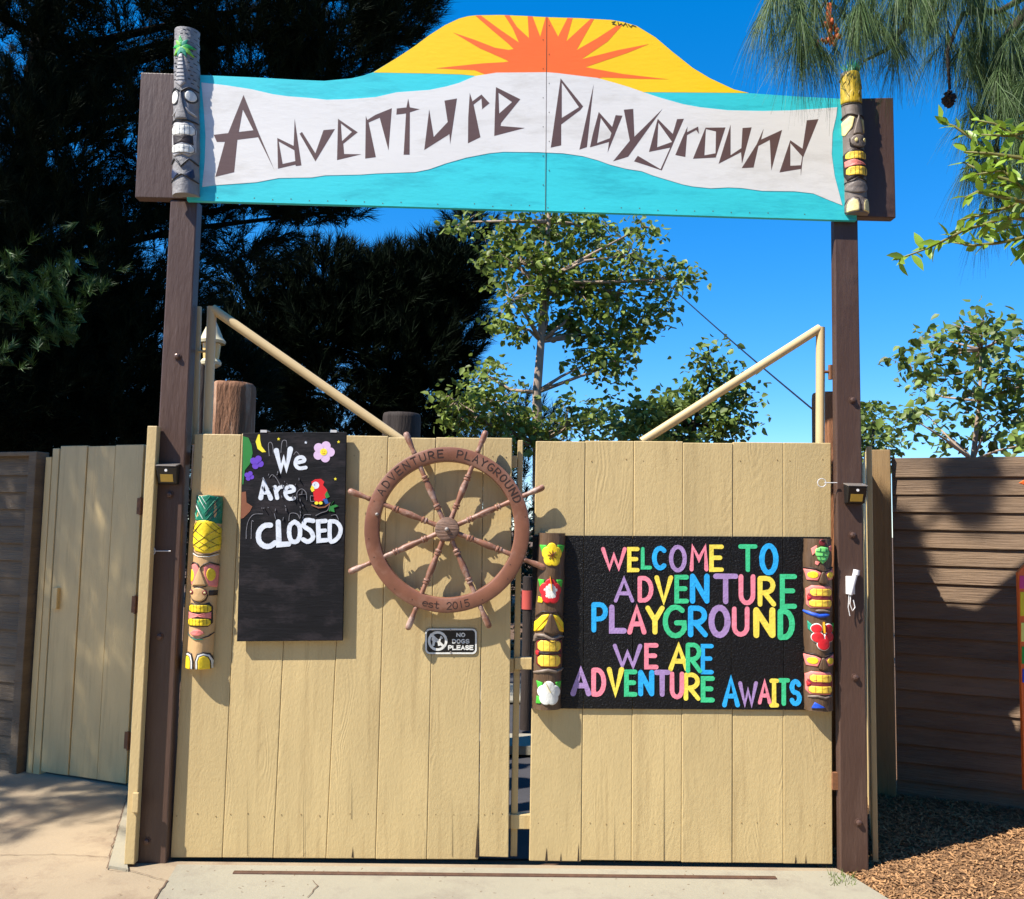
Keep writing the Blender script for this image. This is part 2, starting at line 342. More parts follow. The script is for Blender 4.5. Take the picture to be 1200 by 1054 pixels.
# tan slab on the left, runs round the fence corner
rg = G(992, 1054)[0]
g = MB(); g.prism([[(-9, -8), (1.50, -8), (1.545, -0.4), (1.47, -0.08), (1.43, 0.025), (-1.44, 0.025), (-1.58, 0.16), (-2.02, 1.10), (-2.75, 1.40), (-9, 3.8)]], 0, 0.03)
g.v = [(x, z, -y) for x, y, z in g.v]
for i, f in enumerate(g.f): pass
o = structure(g.build('concrete_path', CONC))
# grey apron in front of the gate
ap = [G(196, 1034)[:2], G(180, 1056)[:2], G(160, 1090)[:2], (-1.0, -1.9), (1.49, -1.9), (1.54, -0.4), (1.46, -0.08), (1.40, -0.02), (-1.38, -0.02)]
g = MB(); g.prism([[tuple(p) for p in ap]], -0.004, -0.0005)
g.v = [(x, z, -y) for x, y, z in g.v]; structure(g.build('concrete_apron', CONC2))
def crack(pts, w, z):
    pts = [np.array(p[:2]) for p in pts]; q = [pts[0]]
    for a, b in zip(pts[:-1], pts[1:]):
        m = max(2, int(np.linalg.norm(b - a) / 0.03))
        for i in range(1, m + 1): q.append(a + (b - a) * i / m + RNG.normal(0, 0.003, 2))
    vs = []; fs = []
    for i, p in enumerate(q):
        t = q[min(i + 1, len(q) - 1)] - q[max(0, i - 1)]; t = t / np.linalg.norm(t); nn = np.array([-t[1], t[0]]) * w * (0.6 + 0.8 * RNG.random()) / 2
        vs += [(*(p - nn), z), (*(p + nn), z)]
        if i: fs.append((2 * i - 2, 2 * i, 2 * i + 1, 2 * i - 1))
    return vs, fs
g = MB()
g.add(*crack([G(196, 1034), G(180, 1056), G(160, 1090)], 0.008, 0.0075))
g.add(*crack([G(125, 1020), G(150, 1022), G(196, 1034)], 0.0025, 0.0075))
g.add(*crack([G(0, 1003), G(60, 1002), G(126, 1005)], 0.0025, 0.0035))
g.add(*crack([G(360, 1054), G(372, 1040), G(366, 1034)], 0.004, 0.0075))
g.add(*crack([G(125, 1020), G(134, 985), G(146, 945), G(151, 930)], 0.006, 0.0075))
structure(g.build('pavement_cracks', CRACK))
pad = [G(127, 1018)[:2], G(150, 1022)[:2], (-1.585, -0.03), (-1.66, 0.2), (-1.93, 0.85), G(147, 945)[:2]]
g = MB(); g.prism([[tuple(p) for p in pad]], -0.012, 0.0); g.v = [(x, z, -y) for x, y, z in g.v]; structure(g.build('concrete_pad', CONC2))
# steel drain strip
dm = MB(); a = G(272, 1026); b = G(910, 1031)
dm.box(a[0], b[0], -0.118, -0.092, 0.0, 0.010)
tag(dm.build('drain_strip', mat('rusty_strip', (92, 66, 52), 0.6, 0.3, 25, metal=0.3, bump=0.4), bevel=0.003), 'long rusty metal threshold strip set in the concrete before the gate', 'drain strip')
# mulch bed
mv = []; nx, ny = 60, 60
X = np.linspace(1.38, 7.0, nx); Yv = np.linspace(-3.4, 3.4, ny)
def mulch_h(x, y):
    e = np.clip((x - (1.44 + np.clip(-y, 0, 1) * 0.10)) / 0.22, 0, 1)
    return -0.02 + e * 0.03 + 0.008 * np.sin(x * 9 + 1) * np.sin(y * 11) * e
for x in X:
    for y in Yv: mv.append((x, y, mulch_h(x, y)))
g = MB(); g.add(mv, [(i * ny + j, (i + 1) * ny + j, (i + 1) * ny + j + 1, i * ny + j + 1) for i in range(nx - 1) for j in range(ny - 1)])
structure(g.build('mulch_bed', MULCHBASE, smooth=True))
n = 42000
cx = 1.45 + RNG.random(n) ** 1.3 * 2.2; cyv = -1.3 + RNG.random(n) * 2.6
keep = (cx > 1.47 + np.clip(-cyv, 0, 1) * 0.10 + RNG.normal(0, .02, n)); cx = cx[keep]; cyv = cyv[keep]; n = len(cx)
ang = RNG.random(n) * 6.28; ln = 0.005 + RNG.random(n) ** 2 * 0.015; wd = 0.0015 + RNG.random(n) * 0.0032; tilt = RNG.normal(0, 0.35, n)
d = np.stack([np.cos(ang) * np.cos(tilt), np.sin(ang) * np.cos(tilt), np.sin(tilt)], 1); s_ = np.stack([-np.sin(ang), np.cos(ang), RNG.normal(0, .4, n)], 1); s_ = norm(s_)
c = np.stack([cx, cyv, mulch_h(cx, cyv) + 0.004 + RNG.random(n) * 0.006], 1)
vv = np.concatenate([c - d * ln[:, None] - s_ * wd[:, None], c + d * ln[:, None] - s_ * wd[:, None] * .7, c + d * ln[:, None] * .9 + s_ * wd[:, None], c - d * ln[:, None] * .95 + s_ * wd[:, None] * .8], 0)
ii = np.arange(n); o = fast_mesh('mulch_chips', vv, np.stack([ii, ii + n, ii + 2 * n, ii + 3 * n], 1), CHIP)
tag(o, 'loose brown wood chips covering the bed right of the gate', 'wood chips', kind='stuff')

# ================================================================== GATE POSTS
def quad_box(mb, bl, br, tl, tr, Y, depth, mi=0):
    """box whose front face has the four given photo corners on plane y = Y"""
    a, b, c, d = P(*bl, Y), P(*br, Y), P(*tl, Y), P(*tr, Y)
    dv = np.array([0, depth, 0]); mb.hexa([a, b, b + dv, a + dv], [c, d, d + dv, c + dv], mi)
def bolt(px, py, Y, parent, name='bolt', r=0.013):
    c = P(px, py, Y); m = MB(); m.tube([c + [0, 0.004, 0], c + [0, -0.003, 0]], [r * 1.35, r * 1.3], 14)
    m.tube([c + [0, -0.003, 0], c + [0, -0.011, 0], c + [0, -0.014, 0]], [r, r * .9, r * .45], 8); return m.build(name, BOLT, parent, smooth=False)
for side in (0, 1):
    if side == 0:
        bl, br, tl, tr = (158, 1013), (194.5, 1016), (199.5, 234), (231, 234.5); bolts = [(208, 418), (199, 580), (187, 746), (172, 986)]
        lab = 'left brown gate post, under the grey totem, four bolts and a solar lamp'
    else:
        bl, br, tl, tr = (985, 1024), (1018.5, 1022), (977.5, 256), (1005.5, 256.5); bolts = [(999, 469), (999, 627), (1002, 794), (1006, 964)]
        lab = 'right brown gate post, under the pineapple-topped totem, beside the mulch bed'
    b0 = P(*bl, 0); t = thing('gate_post', lab, 'post', (b0[0] + 0.06, 0, 0), 'brown posts carrying the arch sign')
    m = MB(); quad_box(m, bl, br, tl, tr, 0.0, (.075, .045)[side]); m.build('post_body', BROWN, t, bevel=0.006)
    for q in bolts: bolt(*q, 0.0, t)

# ================================================================== ARCH SIGN
sg = thing('arch_sign', 'long wavy entrance sign lettered Adventure Playground with a painted orange sun', 'sign', (0, 0, 2.85))
m = MB(); Yb = -0.006
m.prism([XZ([(158, 231.5), (165, 85), (236, 87.3), (250, 104), (600, 112), (950, 128), (972, 116), (1047, 114.5), (1050, 255.5), (600, 243)], Yb)], Yb, Yb + .055); m.build('backing_beam', BROWN, sg, bevel=0.004)
outline = [(219, 235.2), (219, 87.8), (240, 88.4), (300, 91), (350, 93.8), (380, 95), (412, 92), (425, 89), (437, 85), (466.7, 67), (485, 55), (503, 41.5), (521.7, 29.6), (538, 22), (548, 19.3), (558, 18.2), (586, 17.8), (612, 18.8), (640, 20.4), (680, 21.6), (716, 23.6), (730, 26), (746, 30.6), (768, 44), (788, 61), (812, 80), (832, 92), (860, 105), (878, 109.4), (940, 113.6), (1003, 116.8), (1004, 258.6), (985, 258), (640, 247.2), (400, 240)]
YS = -0.030
m = MB(); m.prism([XZ(outline, YS)], YS, Yb - 0.0005); m.build('turquoise_board', TURQ, sg)
wtop = [(236, 97), (240, 97.5), (265, 100.3), (295, 105), (320, 110.8), (338, 113.3), (365, 115.3), (383, 117.3), (406.7, 116.7), (440, 114.2), (465, 108.5), (503, 105.8), (523, 101.7), (538, 97.5), (556.7, 89.5), (581.7, 85.5), (606.7, 85.3), (640, 85), (653, 86), (680, 89.3), (700, 91.7), (720, 97.3), (736, 102), (753, 108), (773, 114.7), (800, 122.3), (820, 126), (853, 129.6), (893, 130.4), (926.7, 129.8), (960, 127.7), (981, 126)]
wbot = [(980, 136), (975.5, 156), (974.6, 181.6), (978, 206.6), (987, 241), (972, 235), (953, 227), (931, 224.5), (893, 224), (869, 220.7), (853, 220), (833, 221), (813, 219), (800, 216.5), (765, 206), (752, 201), (733, 198), (714.7, 193.3), (700, 188), (682.7, 183.3), (660, 180), (640, 179.2), (631.7, 178.7), (590, 178.3), (573, 180), (546.7, 185), (523, 191.7), (503, 198.7), (486.7, 202), (440, 203.7), (423, 205), (381.7, 205.8), (365, 208.3), (326.7, 209), (300, 214), (250, 217.5), (237, 219.5), (240, 190), (241, 160), (239, 130)]
hump = [p for p in outline if 437 <= p[0] <= 878 and p[1] < 110]
pa = Paint(YS, first=0.0004)
pa.shape([[(437.3, 85.2)] + hump[1:-1] + [(877.5, 109.2), (753, 108.2), (640, 100), (556, 89), (540, 87.5), (500, 86.3)]])
pa.mb.build('yellow_sky', YEL, sg)
po = Paint(YS, first=0.0008)
po.shape([[(580, 92), (556, 82.5), (510.7, 80.2), (565.7, 74.5), (590, 73.2), (596, 72.3), (592, 70), (562, 56.8), (531, 38.4), (558, 47.6), (580, 56.2), (596, 58.8), (601.8, 57.6), (595, 51), (576.7, 35.7), (557, 18.6), (563.5, 18.4), (586, 35), (608, 50), (600.5, 33), (591, 18.2), (597, 18.3), (606, 32), (619.8, 44.8), (618.3, 19.2), (624, 19.5), (633, 43), (639.3, 20.6), (642.3, 20.7), (654, 43), (665, 21.4), (671, 21.7), (663.6, 48.6), (692, 22.5), (696, 22.7), (675.6, 59), (700, 45), (723, 30), (729, 30), (712, 49), (681.6, 69.6), (724, 59), (760, 52), (736, 62), (686, 79), (730, 87), (783, 93.2), (750, 92.6), (706, 91), (690, 96), (640, 93)]])
po.mb.build('painted_sun', ORANGE, sg)
pw = Paint(YS, first=0.0012); pw.shape([wtop + wbot]); pw.mb.build('white_band', WHITE, sg)
zA = zoomed(240, 80, 6); zB = zoomed(440, 80, 6); zC = zoomed(640, 80, 7.5); zD = zoomed(800, 100, 7.5)
I_ = lambda p: p
word1 = [
 (zA, [[(273, 190), (385, 470), (490, 718), (375, 487), (230, 505), (207, 733), (75, 765), (142, 520), (85, 520), (63, 470), (165, 458)], [(268, 293), (342, 438), (240, 450)]]),
 (zA, [[(632, 357), (680, 685), (640, 690), (638, 680), (515, 708), (510, 492), (625, 548)], [(520, 517), (630, 579), (637, 655), (548, 675)]]),
 (zA, [[(667, 462), (684, 450), (778, 600), (835, 437), (915, 430), (778, 657)]]),
 (zA, [[(937, 358), (1075, 452), (974, 533), (980, 605), (1100, 607), (930, 648)], [(957, 390), (1035, 450), (965, 515)]]),
 (I_, [[(428.7, 136), (430.5, 141), (440, 135), (459.2, 127.2), (455.3, 176.5), (445, 138.3), (432, 144), (440.5, 184.5), (428, 186.2)]]),
 (zB, [[(230, 215), (242, 277), (310, 290), (242, 312), (240, 610), (198, 610), (215, 320), (147, 328), (150, 285), (218, 278)]]),
 (zB, [[(378, 292), (410, 485), (508, 380), (485, 230), (573, 215), (525, 535), (520, 465), (343, 577)]]),
 (zB, [[(663, 175), (682, 235), (745, 187), (802, 248), (750, 290), (745, 215), (690, 258), (738, 487), (650, 530), (652, 350)]]),
 (zB, [[(847, 135), (1018, 220), (882, 388), (880, 408), (1050, 422), (835, 478), (840, 300)], [(865, 175), (960, 240), (870, 320)]])]
word2 = [
 (zC, [[(127, 92), (325, 338), (300, 370), (132, 497), (132, 680), (40, 700)], [(137, 130), (288, 345), (137, 440)]]),
 (zC, [[(417, 145), (358, 695), (292, 718)]]),
 (zC, [[(462, 387), (580, 518), (610, 415), (670, 420), (540, 742), (552, 650), (385, 697), (410, 580)], [(480, 440), (573, 572), (560, 617), (447, 660)]]),
 (zC, [[(682, 367), (765, 360), (775, 605), (1020, 362), (720, 780), (588, 820), (735, 640)]]),
 (zC, [[(980, 447), (1112, 580), (1150, 450), (1210, 447), (1015, 900), (772, 820), (805, 772), (1005, 890), (1090, 700), (903, 738)], [(985, 480), (1106, 650), (975, 697)]]),
 (I_, [[(805.6, 148.7), (805, 155.3), (818, 148.7), (819, 157.3), (815.7, 152.7), (805, 158.7), (803, 184.3), (791.3, 182), (800, 161)]]),
 (zD, [[(200, 375), (375, 373), (290, 637), (90, 648)], [(203, 387), (292, 408), (288, 600), (190, 618)]]),
 (zD, [[(420, 350), (420, 617), (515, 555), (525, 378), (605, 372), (520, 690), (512, 590), (315, 692)]]),
 (zD, [[(710, 385), (688, 480), (872, 395), (778, 750), (765, 482), (665, 535), (622, 725), (518, 730), (650, 520)]]),
 (zD, [[(945, 485), (1052, 560), (1090, 310), (1192, 300), (1055, 640), (1037, 800), (1037, 737), (850, 768)], [(945, 510), (1050, 628), (1037, 705), (945, 710)]])]
for wd_ in (word1, word2):
    for z, loops in wd_:
        pl = Paint(YS, first=0.0016); pl.shape([z(l) for l in loops]); pl.mb.build('letter', LETTER, sg)
pl = Paint(YS, first=0.0020); pl.stroke([(640.6, 20), (640.2, 85), (639.8, 160), (639, 247)], 0.45); pl.mb.build('board_seam', CRACK, sg)
pl = Paint(YS, first=0.0014)
pl.stroke([(717, 26.5), (721, 25.5), (718, 28.5), (722, 29.5)], 0.9); pl.stroke([(724, 26), (725, 30), (728, 28), (730, 30.5), (733, 27.5), (735, 31.5)], 0.9); pl.stroke([(736, 29), (739, 32), (741, 30), (745, 31.5)], 0.8)
pl.mb.build('marker_scribble', PLASTIC, sg)
for k in range(34):
    px = 255 + k * 21.5; py = 232.5 + (px - 255) * 0.0265 + random.uniform(-1.5, 1.5)
    if k % 2 == 0 or random.random() < .5:
        c = P(px, py, YS); sm = MB(); sm.tube([c + [0, 0.002, 0], c + [0, -0.0008, 0]], 0.0026, 6); sm.build('screw', CRACK, sg)
for k in range(12):
    c = P(636.5 if k % 2 else 643.5, 30 + k * 17, YS); sm = MB(); sm.tube([c + [0, 0.002, 0], c + [0, -0.0022, 0]], 0.0022, 6); sm.build('screw', CRACK, sg)

# ================================================================== TOTEMS
class Totem:
    def __init__(s, name, label, bot, top, hb, ht, Y, material, prot=1.0, group='carved tiki totems', rough=0.02, seed=1, relief=.75):
        s.relief = relief
        s.bot, s.top, s.hb, s.ht, s.Y = bot, top, hb, ht, Y
        s.root = thing(name, label, 'totem', P(*bot, Y), group)
        s.sc = (Y - CAM[1]) / F; s.prot = prot; s.k = 0
        s.Pb, s.Pt = P(*bot, Y), P(*top, Y)
        m = MB(); rng = np.random.default_rng(seed); nv, nu = 70, 28; vs = []
        for i in range(nv + 1):
            v = i / nv
            for j in range(nu + 1):
                a = math.pi * j / nu; u = -math.cos(a); bump = rough * (math.sin(v * 41 + u * 3) * .35 + math.sin(v * 17 - u * 5 + 1) * .5 + rng.normal(0, .25))
                vs.append(s.surf(u * (1 + bump * .3), v, 0, 1 + bump))
        fs = [(i * (nu + 1) + j, i * (nu + 1) + j + 1, (i + 1) * (nu + 1) + j + 1, (i + 1) * (nu + 1) + j) for i in range(nv) for j in range(nu)]
        base = len(vs)
        fs.append(tuple(range(nu + 1))[::-1]); fs.append(tuple(nv * (nu + 1) + j for j in range(nu + 1)))
        # flat back
        fs += [(i * (nu + 1), (i + 1) * (nu + 1), (i + 1) * (nu + 1) + nu, i * (nu + 1) + nu) for i in range(nv)]
        m.add(vs, fs); m.build('body', material, s.root, smooth=True, auto=50)
        s.parts = {}
    def surf(s, u, v, h=0.0, k=1.0):
        R = (s.hb + (s.ht - s.hb) * v) * s.sc * k
        a = s.Pb + (s.Pt - s.Pb) * v
        d = math.sqrt(max(0.0, 1 - u * u)) * R * s.prot
        uu = max(-1.0, min(1.0, u)); nx, ny = uu, -math.sqrt(1 - uu * uu)
        return np.array([a[0] + u * R + nx * h, s.Y - d + ny * h, a[2]])
    def uv(s, x, y):
        v = (s.bot[1] - y) / (s.bot[1] - s.top[1]); xc = s.bot[0] + (s.top[0] - s.bot[0]) * v; return (x - xc) / (s.hb + (s.ht - s.hb) * v), v
    def get(s, name, material):
        mb = MB(); e = [mb, material]; s.parts.setdefault(name, []).append(e); return mb, 0
    def patch(s, name, material, pts, h=0.004, base=-0.001):
        s.k += 1; h = h * s.relief + s.k * 0.00003
        # densify outline
        q = []
        for a, b in zip(pts, pts[1:] + pts[:1]):
            n = max(1, int(math.hypot(b[0] - a[0], b[1] - a[1]) / (0.12 * s.hb)))
            q += [(a[0] + (b[0] - a[0]) * i / n, a[1] + (b[1] - a[1]) * i / n) for i in range(n)]
        cxx = sum(p[0] for p in q) / len(q); cyy = sum(p[1] for p in q) / len(q)
        rings = [(1.0, base), (0.985, h * .6), (0.93, h * .95), (0.8, h), (0.4, h * 1.03), (0.0, h * 1.04)]
        mb, mi = s.get(name, material); vs = []; n = len(q)
        for sc, hh in rings:
            for p in q:
                u, v = s.uv(cxx + (p[0] - cxx) * sc, cyy + (p[1] - cyy) * sc); vs.append(s.surf(max(-.995, min(.995, u)), v, hh))
        fs = [(r * n + i, r * n + (i + 1) % n, (r + 1) * n + (i + 1) % n, (r + 1) * n + i) for r in range(len(rings) - 1) for i in range(n)]
        ar = sum(q[i][0] * q[(i + 1) % n][1] - q[(i + 1) % n][0] * q[i][1] for i in range(n))
        if ar > 0: fs = [f[::-1] for f in fs]
        mb.add(vs, fs, mi)
    def oval(s, name, material, c, rx, ry, h=0.004):
        s.patch(name, material, [(c[0] + rx * math.cos(t * .2618), c[1] + ry * math.sin(t * .2618)) for t in range(24)], h)
    def stroke(s, name, material, pts, w, h=0.003):
        s.k += 1; h = h * s.relief + .0011 + s.k * 0.00003
        q = [np.array(pts[0], float)]
        for a, b in zip(pts[:-1], pts[1:]):
            a = np.array(a, float); b = np.array(b, float); n = max(1, int(np.linalg.norm(b - a) / (0.15 * s.hb)))
            q += [a + (b - a) * i / n for i in range(1, n + 1)]
        mb, mi = s.get(name, material); vs = []; n = len(q)
        for i, p in enumerate(q):
            t = q[min(i + 1, n - 1)] - q[max(0, i - 1)]; t = t / (np.linalg.norm(t) + 1e-9); nn = np.array([-t[1], t[0]])
            ww = w * (0.55 if i in (0, n - 1) else 1.0)
            for c in (-1, -.7, 0, .7, 1):
                x, y = p + nn * ww / 2 * c; u, v = s.uv(x, y); vs.append(s.surf(max(-.995, min(.995, u)), v, h * math.sqrt(max(0, 1 - c * c)) - 0.0008))
        fs = [(i * 5 + c, (i + 1) * 5 + c, (i + 1) * 5 + c + 1, i * 5 + c + 1) for i in range(n - 1) for c in range(4)]
        mb.add(vs, fs, mi)
    def done(s):
        # pieces of one feature that touch are one part; pieces apart are parts of their own
        for name, els in s.parts.items():
            bb = []
            for mb, _ in els:
                v = np.array(mb.v); bb.append((v.min(0), v.max(0)))
            par = list(range(len(els)))
            def find(a):
                while par[a] != a: a = par[a]
                return a
            for a in range(len(els)):
                for b in range(a):
                    if all(bb[a][0][k] - .001 <= bb[b][1][k] and bb[b][0][k] - .001 <= bb[a][1][k] for k in (0, 2)): par[find(a)] = find(b)
            for r in sorted(set(find(a) for a in range(len(els)))):
                m = MB(); ms = []
                for a, (mb, mt) in enumerate(els):
                    if find(a) == r:
                        if mt not in ms: ms.append(mt)
                        m.add(mb.v, mb.f, ms.index(mt))
                m.build(name, ms, s.root, smooth=True)
    def teeth(s, mat_t, mat_l, x0, x1, y0, y1, n, z, h=0.004):
        r = (y1 - y0) * .25
        s.patch('teeth', mat_t, z([(x0, y0 + r), (x0 + r, y0), (x1 - r, y0), (x1, y0 + r), (x1, y1 - r), (x1 - r, y1), (x0 + r, y1), (x0, y1 - r)]), h)
        for i in range(1, n):
            x = x0 + (x1 - x0) * i / n; s.stroke('teeth', mat_l, z([(x, y0), (x, y1)]), 0.6, h * 1.1 + .0004)
        s.stroke('teeth', mat_l, z([(x0, y0 + r), (x0 + r, y0), (x1 - r, y0), (x1, y0 + r), (x1, y1 - r), (x1 - r, y1), (x0 + r, y1), (x0, y1 - r), (x0, y0 + r)]), .6, h * .8)
def tc(n, c, r=0.5): return mat(n, c, r, 0.18, 30, bump=0.6, bscale=90, bdist=0.002, dirt=tuple(int(x * .45 + 8) for x in c), dirt_amt=.7, dirt_scale=22, dirt_lo=.57)
TTAN = mat('totem_tan', (196, 158, 108), 0.5, 0.18, 12, (1, 1, .3), 0.4, 60, (1, 1, .2), 0.003)
TDK = tc('totem_dark_line', (44, 28, 22)); TPINK = tc('totem_pink', (226, 128, 118)); TYEL = tc('totem_yellow', (240, 206, 36)); TGRN = tc('totem_green', (14, 112, 84)); TWHT = tc('totem_white', (226, 224, 214))
TGREY = mat('totem_grey', (136, 132, 130), 0.55, 0.2, 16, bump=0.8, bscale=60, bdist=0.004, dirt=(88, 84, 84), dirt_amt=.6, dirt_scale=12); TGREYD = tc('totem_grey_dark', (46, 46, 50)); TGREYL = tc('totem_grey_light', (172, 168, 166))
TPALM = tc('totem_palm', (40, 160, 70)); TPALM2 = tc('totem_palm_light', (120, 190, 60)); TBLU = tc('totem_blue', (28, 78, 190)); TNAVY = tc('totem_navy', (30, 40, 70))
TBRN = mat('totem_brown', (92, 70, 50), 0.45, 0.35, 30, (1, 1, .15), 0.9, 60, (1.5, 1, .12), 0.005); TBRL = tc('totem_brown_grey', (120, 104, 90)); TCRM = tc('totem_cream', (232, 214, 150)); TTEETH = tc('totem_teeth', (246, 204, 70)); TRED = tc('totem_red', (206, 30, 40)); TLEAF = tc('totem_leaf', (70, 180, 50)); TORNG = tc('totem_orange', (240, 160, 30)); TMAR = tc('totem_maroon', (120, 36, 40)); TTEAL = tc('totem_teal', (30, 140, 110)); TGOLD = tc('totem_gold', (196, 164, 36)); TSTONE = mat('totem_stone', (118, 106, 98), 0.5, 0.2, 20, bump=0.5, bscale=60, bdist=0.003); TMINT = tc('totem_mint', (120, 210, 110))

GY = 0.035                                   # front face of the gate boards
# pineapple totem on the left gate
z = zoomed(190, 560, 4.39); f1 = lambda x, y: z([(x, y)])[0]
T = Totem('tiki_totem', 'tan tiki totem with a yellow pineapple, hung on the gate left of the chalkboard', f1(195, 978), f1(250, 92), 14.4, 15.2, GY - .001, TTAN, seed=2)
T.patch('pineapple_crown', TGRN, z([(188, 92), (225, 96), (260, 90), (290, 98), (316, 96), (312, 240), (270, 232), (172, 222)]), .003)
for a in ([(192, 112), (240, 190)], [(186, 140), (232, 216)], [(300, 100), (236, 190)], [(312, 128), (246, 222)], [(268, 96), (228, 150)], [(222, 96), (250, 140)], [(312, 172), (268, 236)], [(180, 180), (200, 220)], [(206, 100), (244, 165)]): T.stroke('pineapple_crown', TWHT if len(T.parts) and a[0][0] % 4 else TTEAL, z(a), 0.9, .0045)
for a in ([(300, 112), (242, 200)], [(188, 126), (236, 206)], [(308, 150), (256, 230)]): T.stroke('pineapple_crown', TGREYD, z(a), 0.7, .0046)
T.patch('pineapple', TYEL, z([(168, 290), (175, 245), (205, 224), (240, 220), (280, 226), (306, 260), (307, 330), (298, 372), (268, 388), (230, 390), (190, 380), (167, 345)]), .006)
for k in range(-2, 4):
    T.stroke('pineapple', TORNG if k % 2 else mat('totem_ochre', (150, 110, 20)), z([(172 + max(0, k) * 36, 250 - min(0, k) * 40), (300 + min(0, k) * -2 - max(0, -k) * 10, 350 - k * 34 + 20 if k > 0 else 370)]), 0.55, .0085) if False else None
for k in range(5):
    T.stroke('pineapple', TDK, z([(176, 268 + k * 24), (200 + k * 26, 232 + k * 2 if k < 4 else 240)] if k < 2 else [(180 + (k - 2) * 30, 352 + (k - 2) * 12), (300, 262 + (k - 2) * 40)]), 0.45, .0085)
    T.stroke('pineapple', TDK, z([(300, 268 + k * 24), (272 - k * 26, 232 + k * 2 if k < 4 else 240)] if k < 2 else [(296 - (k - 2) * 30, 352 + (k - 2) * 12), (176, 262 + (k - 2) * 40)]), 0.45, .0085)
T.stroke('brow', TDK, z([(165, 380), (200, 397), (260, 399), (298, 384)]), 1.2); T.stroke('brow', TWHT, z([(168, 392), (205, 407), (258, 408), (294, 396)]), .8)
for pts in ([(158, 452), (196, 442), (212, 470), (202, 520), (180, 560), (156, 545), (152, 490)], [(234, 458), (265, 442), (297, 455), (294, 500), (284, 565), (255, 556), (238, 505)]): T.patch('eye', TPINK, z(pts), .004)
T.oval('eye', TYEL, f1(171, 505), 15 / 4.39, 33 / 4.39, .0055); T.oval('eye', TYEL, f1(264, 498), 18 / 4.39, 34 / 4.39, .0055)
T.stroke('brow', TDK, z([(156, 456), (180, 438), (204, 446), (216, 466), (234, 448), (262, 436), (300, 452)]), 1.7, .006)
T.patch('nose', TTAN, z([(216, 462), (245, 552), (178, 556)]), .010); T.stroke('nose', TDK, z([(178, 560), (210, 566), (250, 556)]), 1.2, .008)
T.oval('nose', TTAN, f1(208, 600), 40 / 4.39, 36 / 4.39, .009); T.oval('nose', TMAR, f1(176, 588), 11 / 4.39, 12 / 4.39, .012); T.oval('nose', TMAR, f1(238, 590), 11 / 4.39, 12 / 4.39, .012); T.oval('nose', TCRM, f1(176, 588), 5 / 4.39, 6 / 4.39, .014); T.oval('nose', TCRM, f1(238, 590), 5 / 4.39, 6 / 4.39, .014)
T.stroke('nose', TDK, z([(166, 605), (182, 634), (212, 644), (242, 630), (252, 600)]), 1.3, .007)
T.patch('ear', TDK, z([(146, 575), (162, 575), (160, 600), (144, 600)]), .003); T.patch('ear', TDK, z([(256, 580), (286, 580), (284, 606), (256, 606)]), .003)
T.patch('mouth', TDK, z([(148, 668), (170, 642), (210, 655), (258, 640), (270, 660), (268, 745), (250, 764), (160, 764), (142, 745)]), .004); T.patch('mouth', TPINK, z([(152, 690), (210, 700), (264, 688), (262, 722), (205, 712), (150, 728)]), .006)
T.teeth(TYEL, TDK, 156, 264, 652, 690, 7, z, .006); T.teeth(TYEL, TDK, 150, 260, 722, 758, 7, z, .006)
T.stroke('chin', TDK, z([(138, 790), (165, 815), (205, 824), (250, 812), (270, 795)]), 1.6); T.stroke('chin', TTEAL, z([(142, 796), (160, 812), (190, 826), (230, 826)]), 1.4); T.patch('chin', TPINK, z([(162, 795), (185, 778), (215, 778), (236, 795), (210, 808), (180, 808)]), .004)
for cx_, w_ in ((152, 20), (228, 28)):
    for ww, mm, hh in ((w_ + 12, TDK, .003), (w_ + 7, TWHT, .004), (w_, TDK, .0048), (w_ - 4, TYEL, .0055)):
        T.patch('foot', mm, z([(cx_ - ww, 977), (cx_ - ww, 935), (cx_ - ww * .7, 910 - (ww - w_)), (cx_, 902 - (ww - w_)), (cx_ + ww * .7, 910 - (ww - w_)), (cx_ + ww, 935), (cx_ + ww, 977)]), hh)
T.done()

# grey palm totem over the left post
z = zoomed(190, 30, 5.02); f1 = lambda x, y: z([(x, y)])[0]; k5 = 5.02
T = Totem('tiki_totem', 'grey stone-look tiki totem with a green palm, on the left end of the sign', f1(144, 1012), f1(150, 45), 16.2, 15, YS + .004, TGREY, seed=3, rough=.03)
for r in range(14):
    for c in range(5):
        y = 60 + r * 24; x = 84 + c * 30 + (r % 2) * 14 + random.uniform(-4, 4)
        if 105 < x < 165 and y > 90: continue
        T.stroke('brick_marks', TGREYD, z([(x, y), (x + 14, y + 2)]), 1.5, .0018)
T.patch('palm_trunk', TGREYL, z([(124, 205), (146, 205), (162, 375), (135, 402), (106, 375)]), .006)
for i in range(7): T.stroke('palm_trunk', TGREYD, z([(124 - i * 2.5, 230 + i * 22), (146 + i * 2.5, 230 + i * 22)]), .7, .009)
for i, (ex, ey) in enumerate([(84, 160), (92, 212), (116, 228), (130, 100), (105, 125), (178, 122), (214, 168), (206, 218), (170, 232)]):
    cx_, cy_ = 140, 165; dx, dy = ex - cx_, ey - cy_; L_ = math.hypot(dx, dy); nx_, ny_ = -dy / L_ * 15, dx / L_ * 15
    T.patch('palm_leaves', (TPALM, TPALM2, TTEAL)[i % 3], z([(cx_, cy_), (cx_ + dx * .4 + nx_, cy_ + dy * .4 + ny_), (ex, ey), (cx_ + dx * .4 - nx_, cy_ + dy * .4 - ny_)]), .006)
T.oval('eye', TGREYD, f1(97, 458), 31 / k5, 44 / k5, .003); T.oval('eye', TGREYD, f1(188, 452), 34 / k5, 40 / k5, .003)
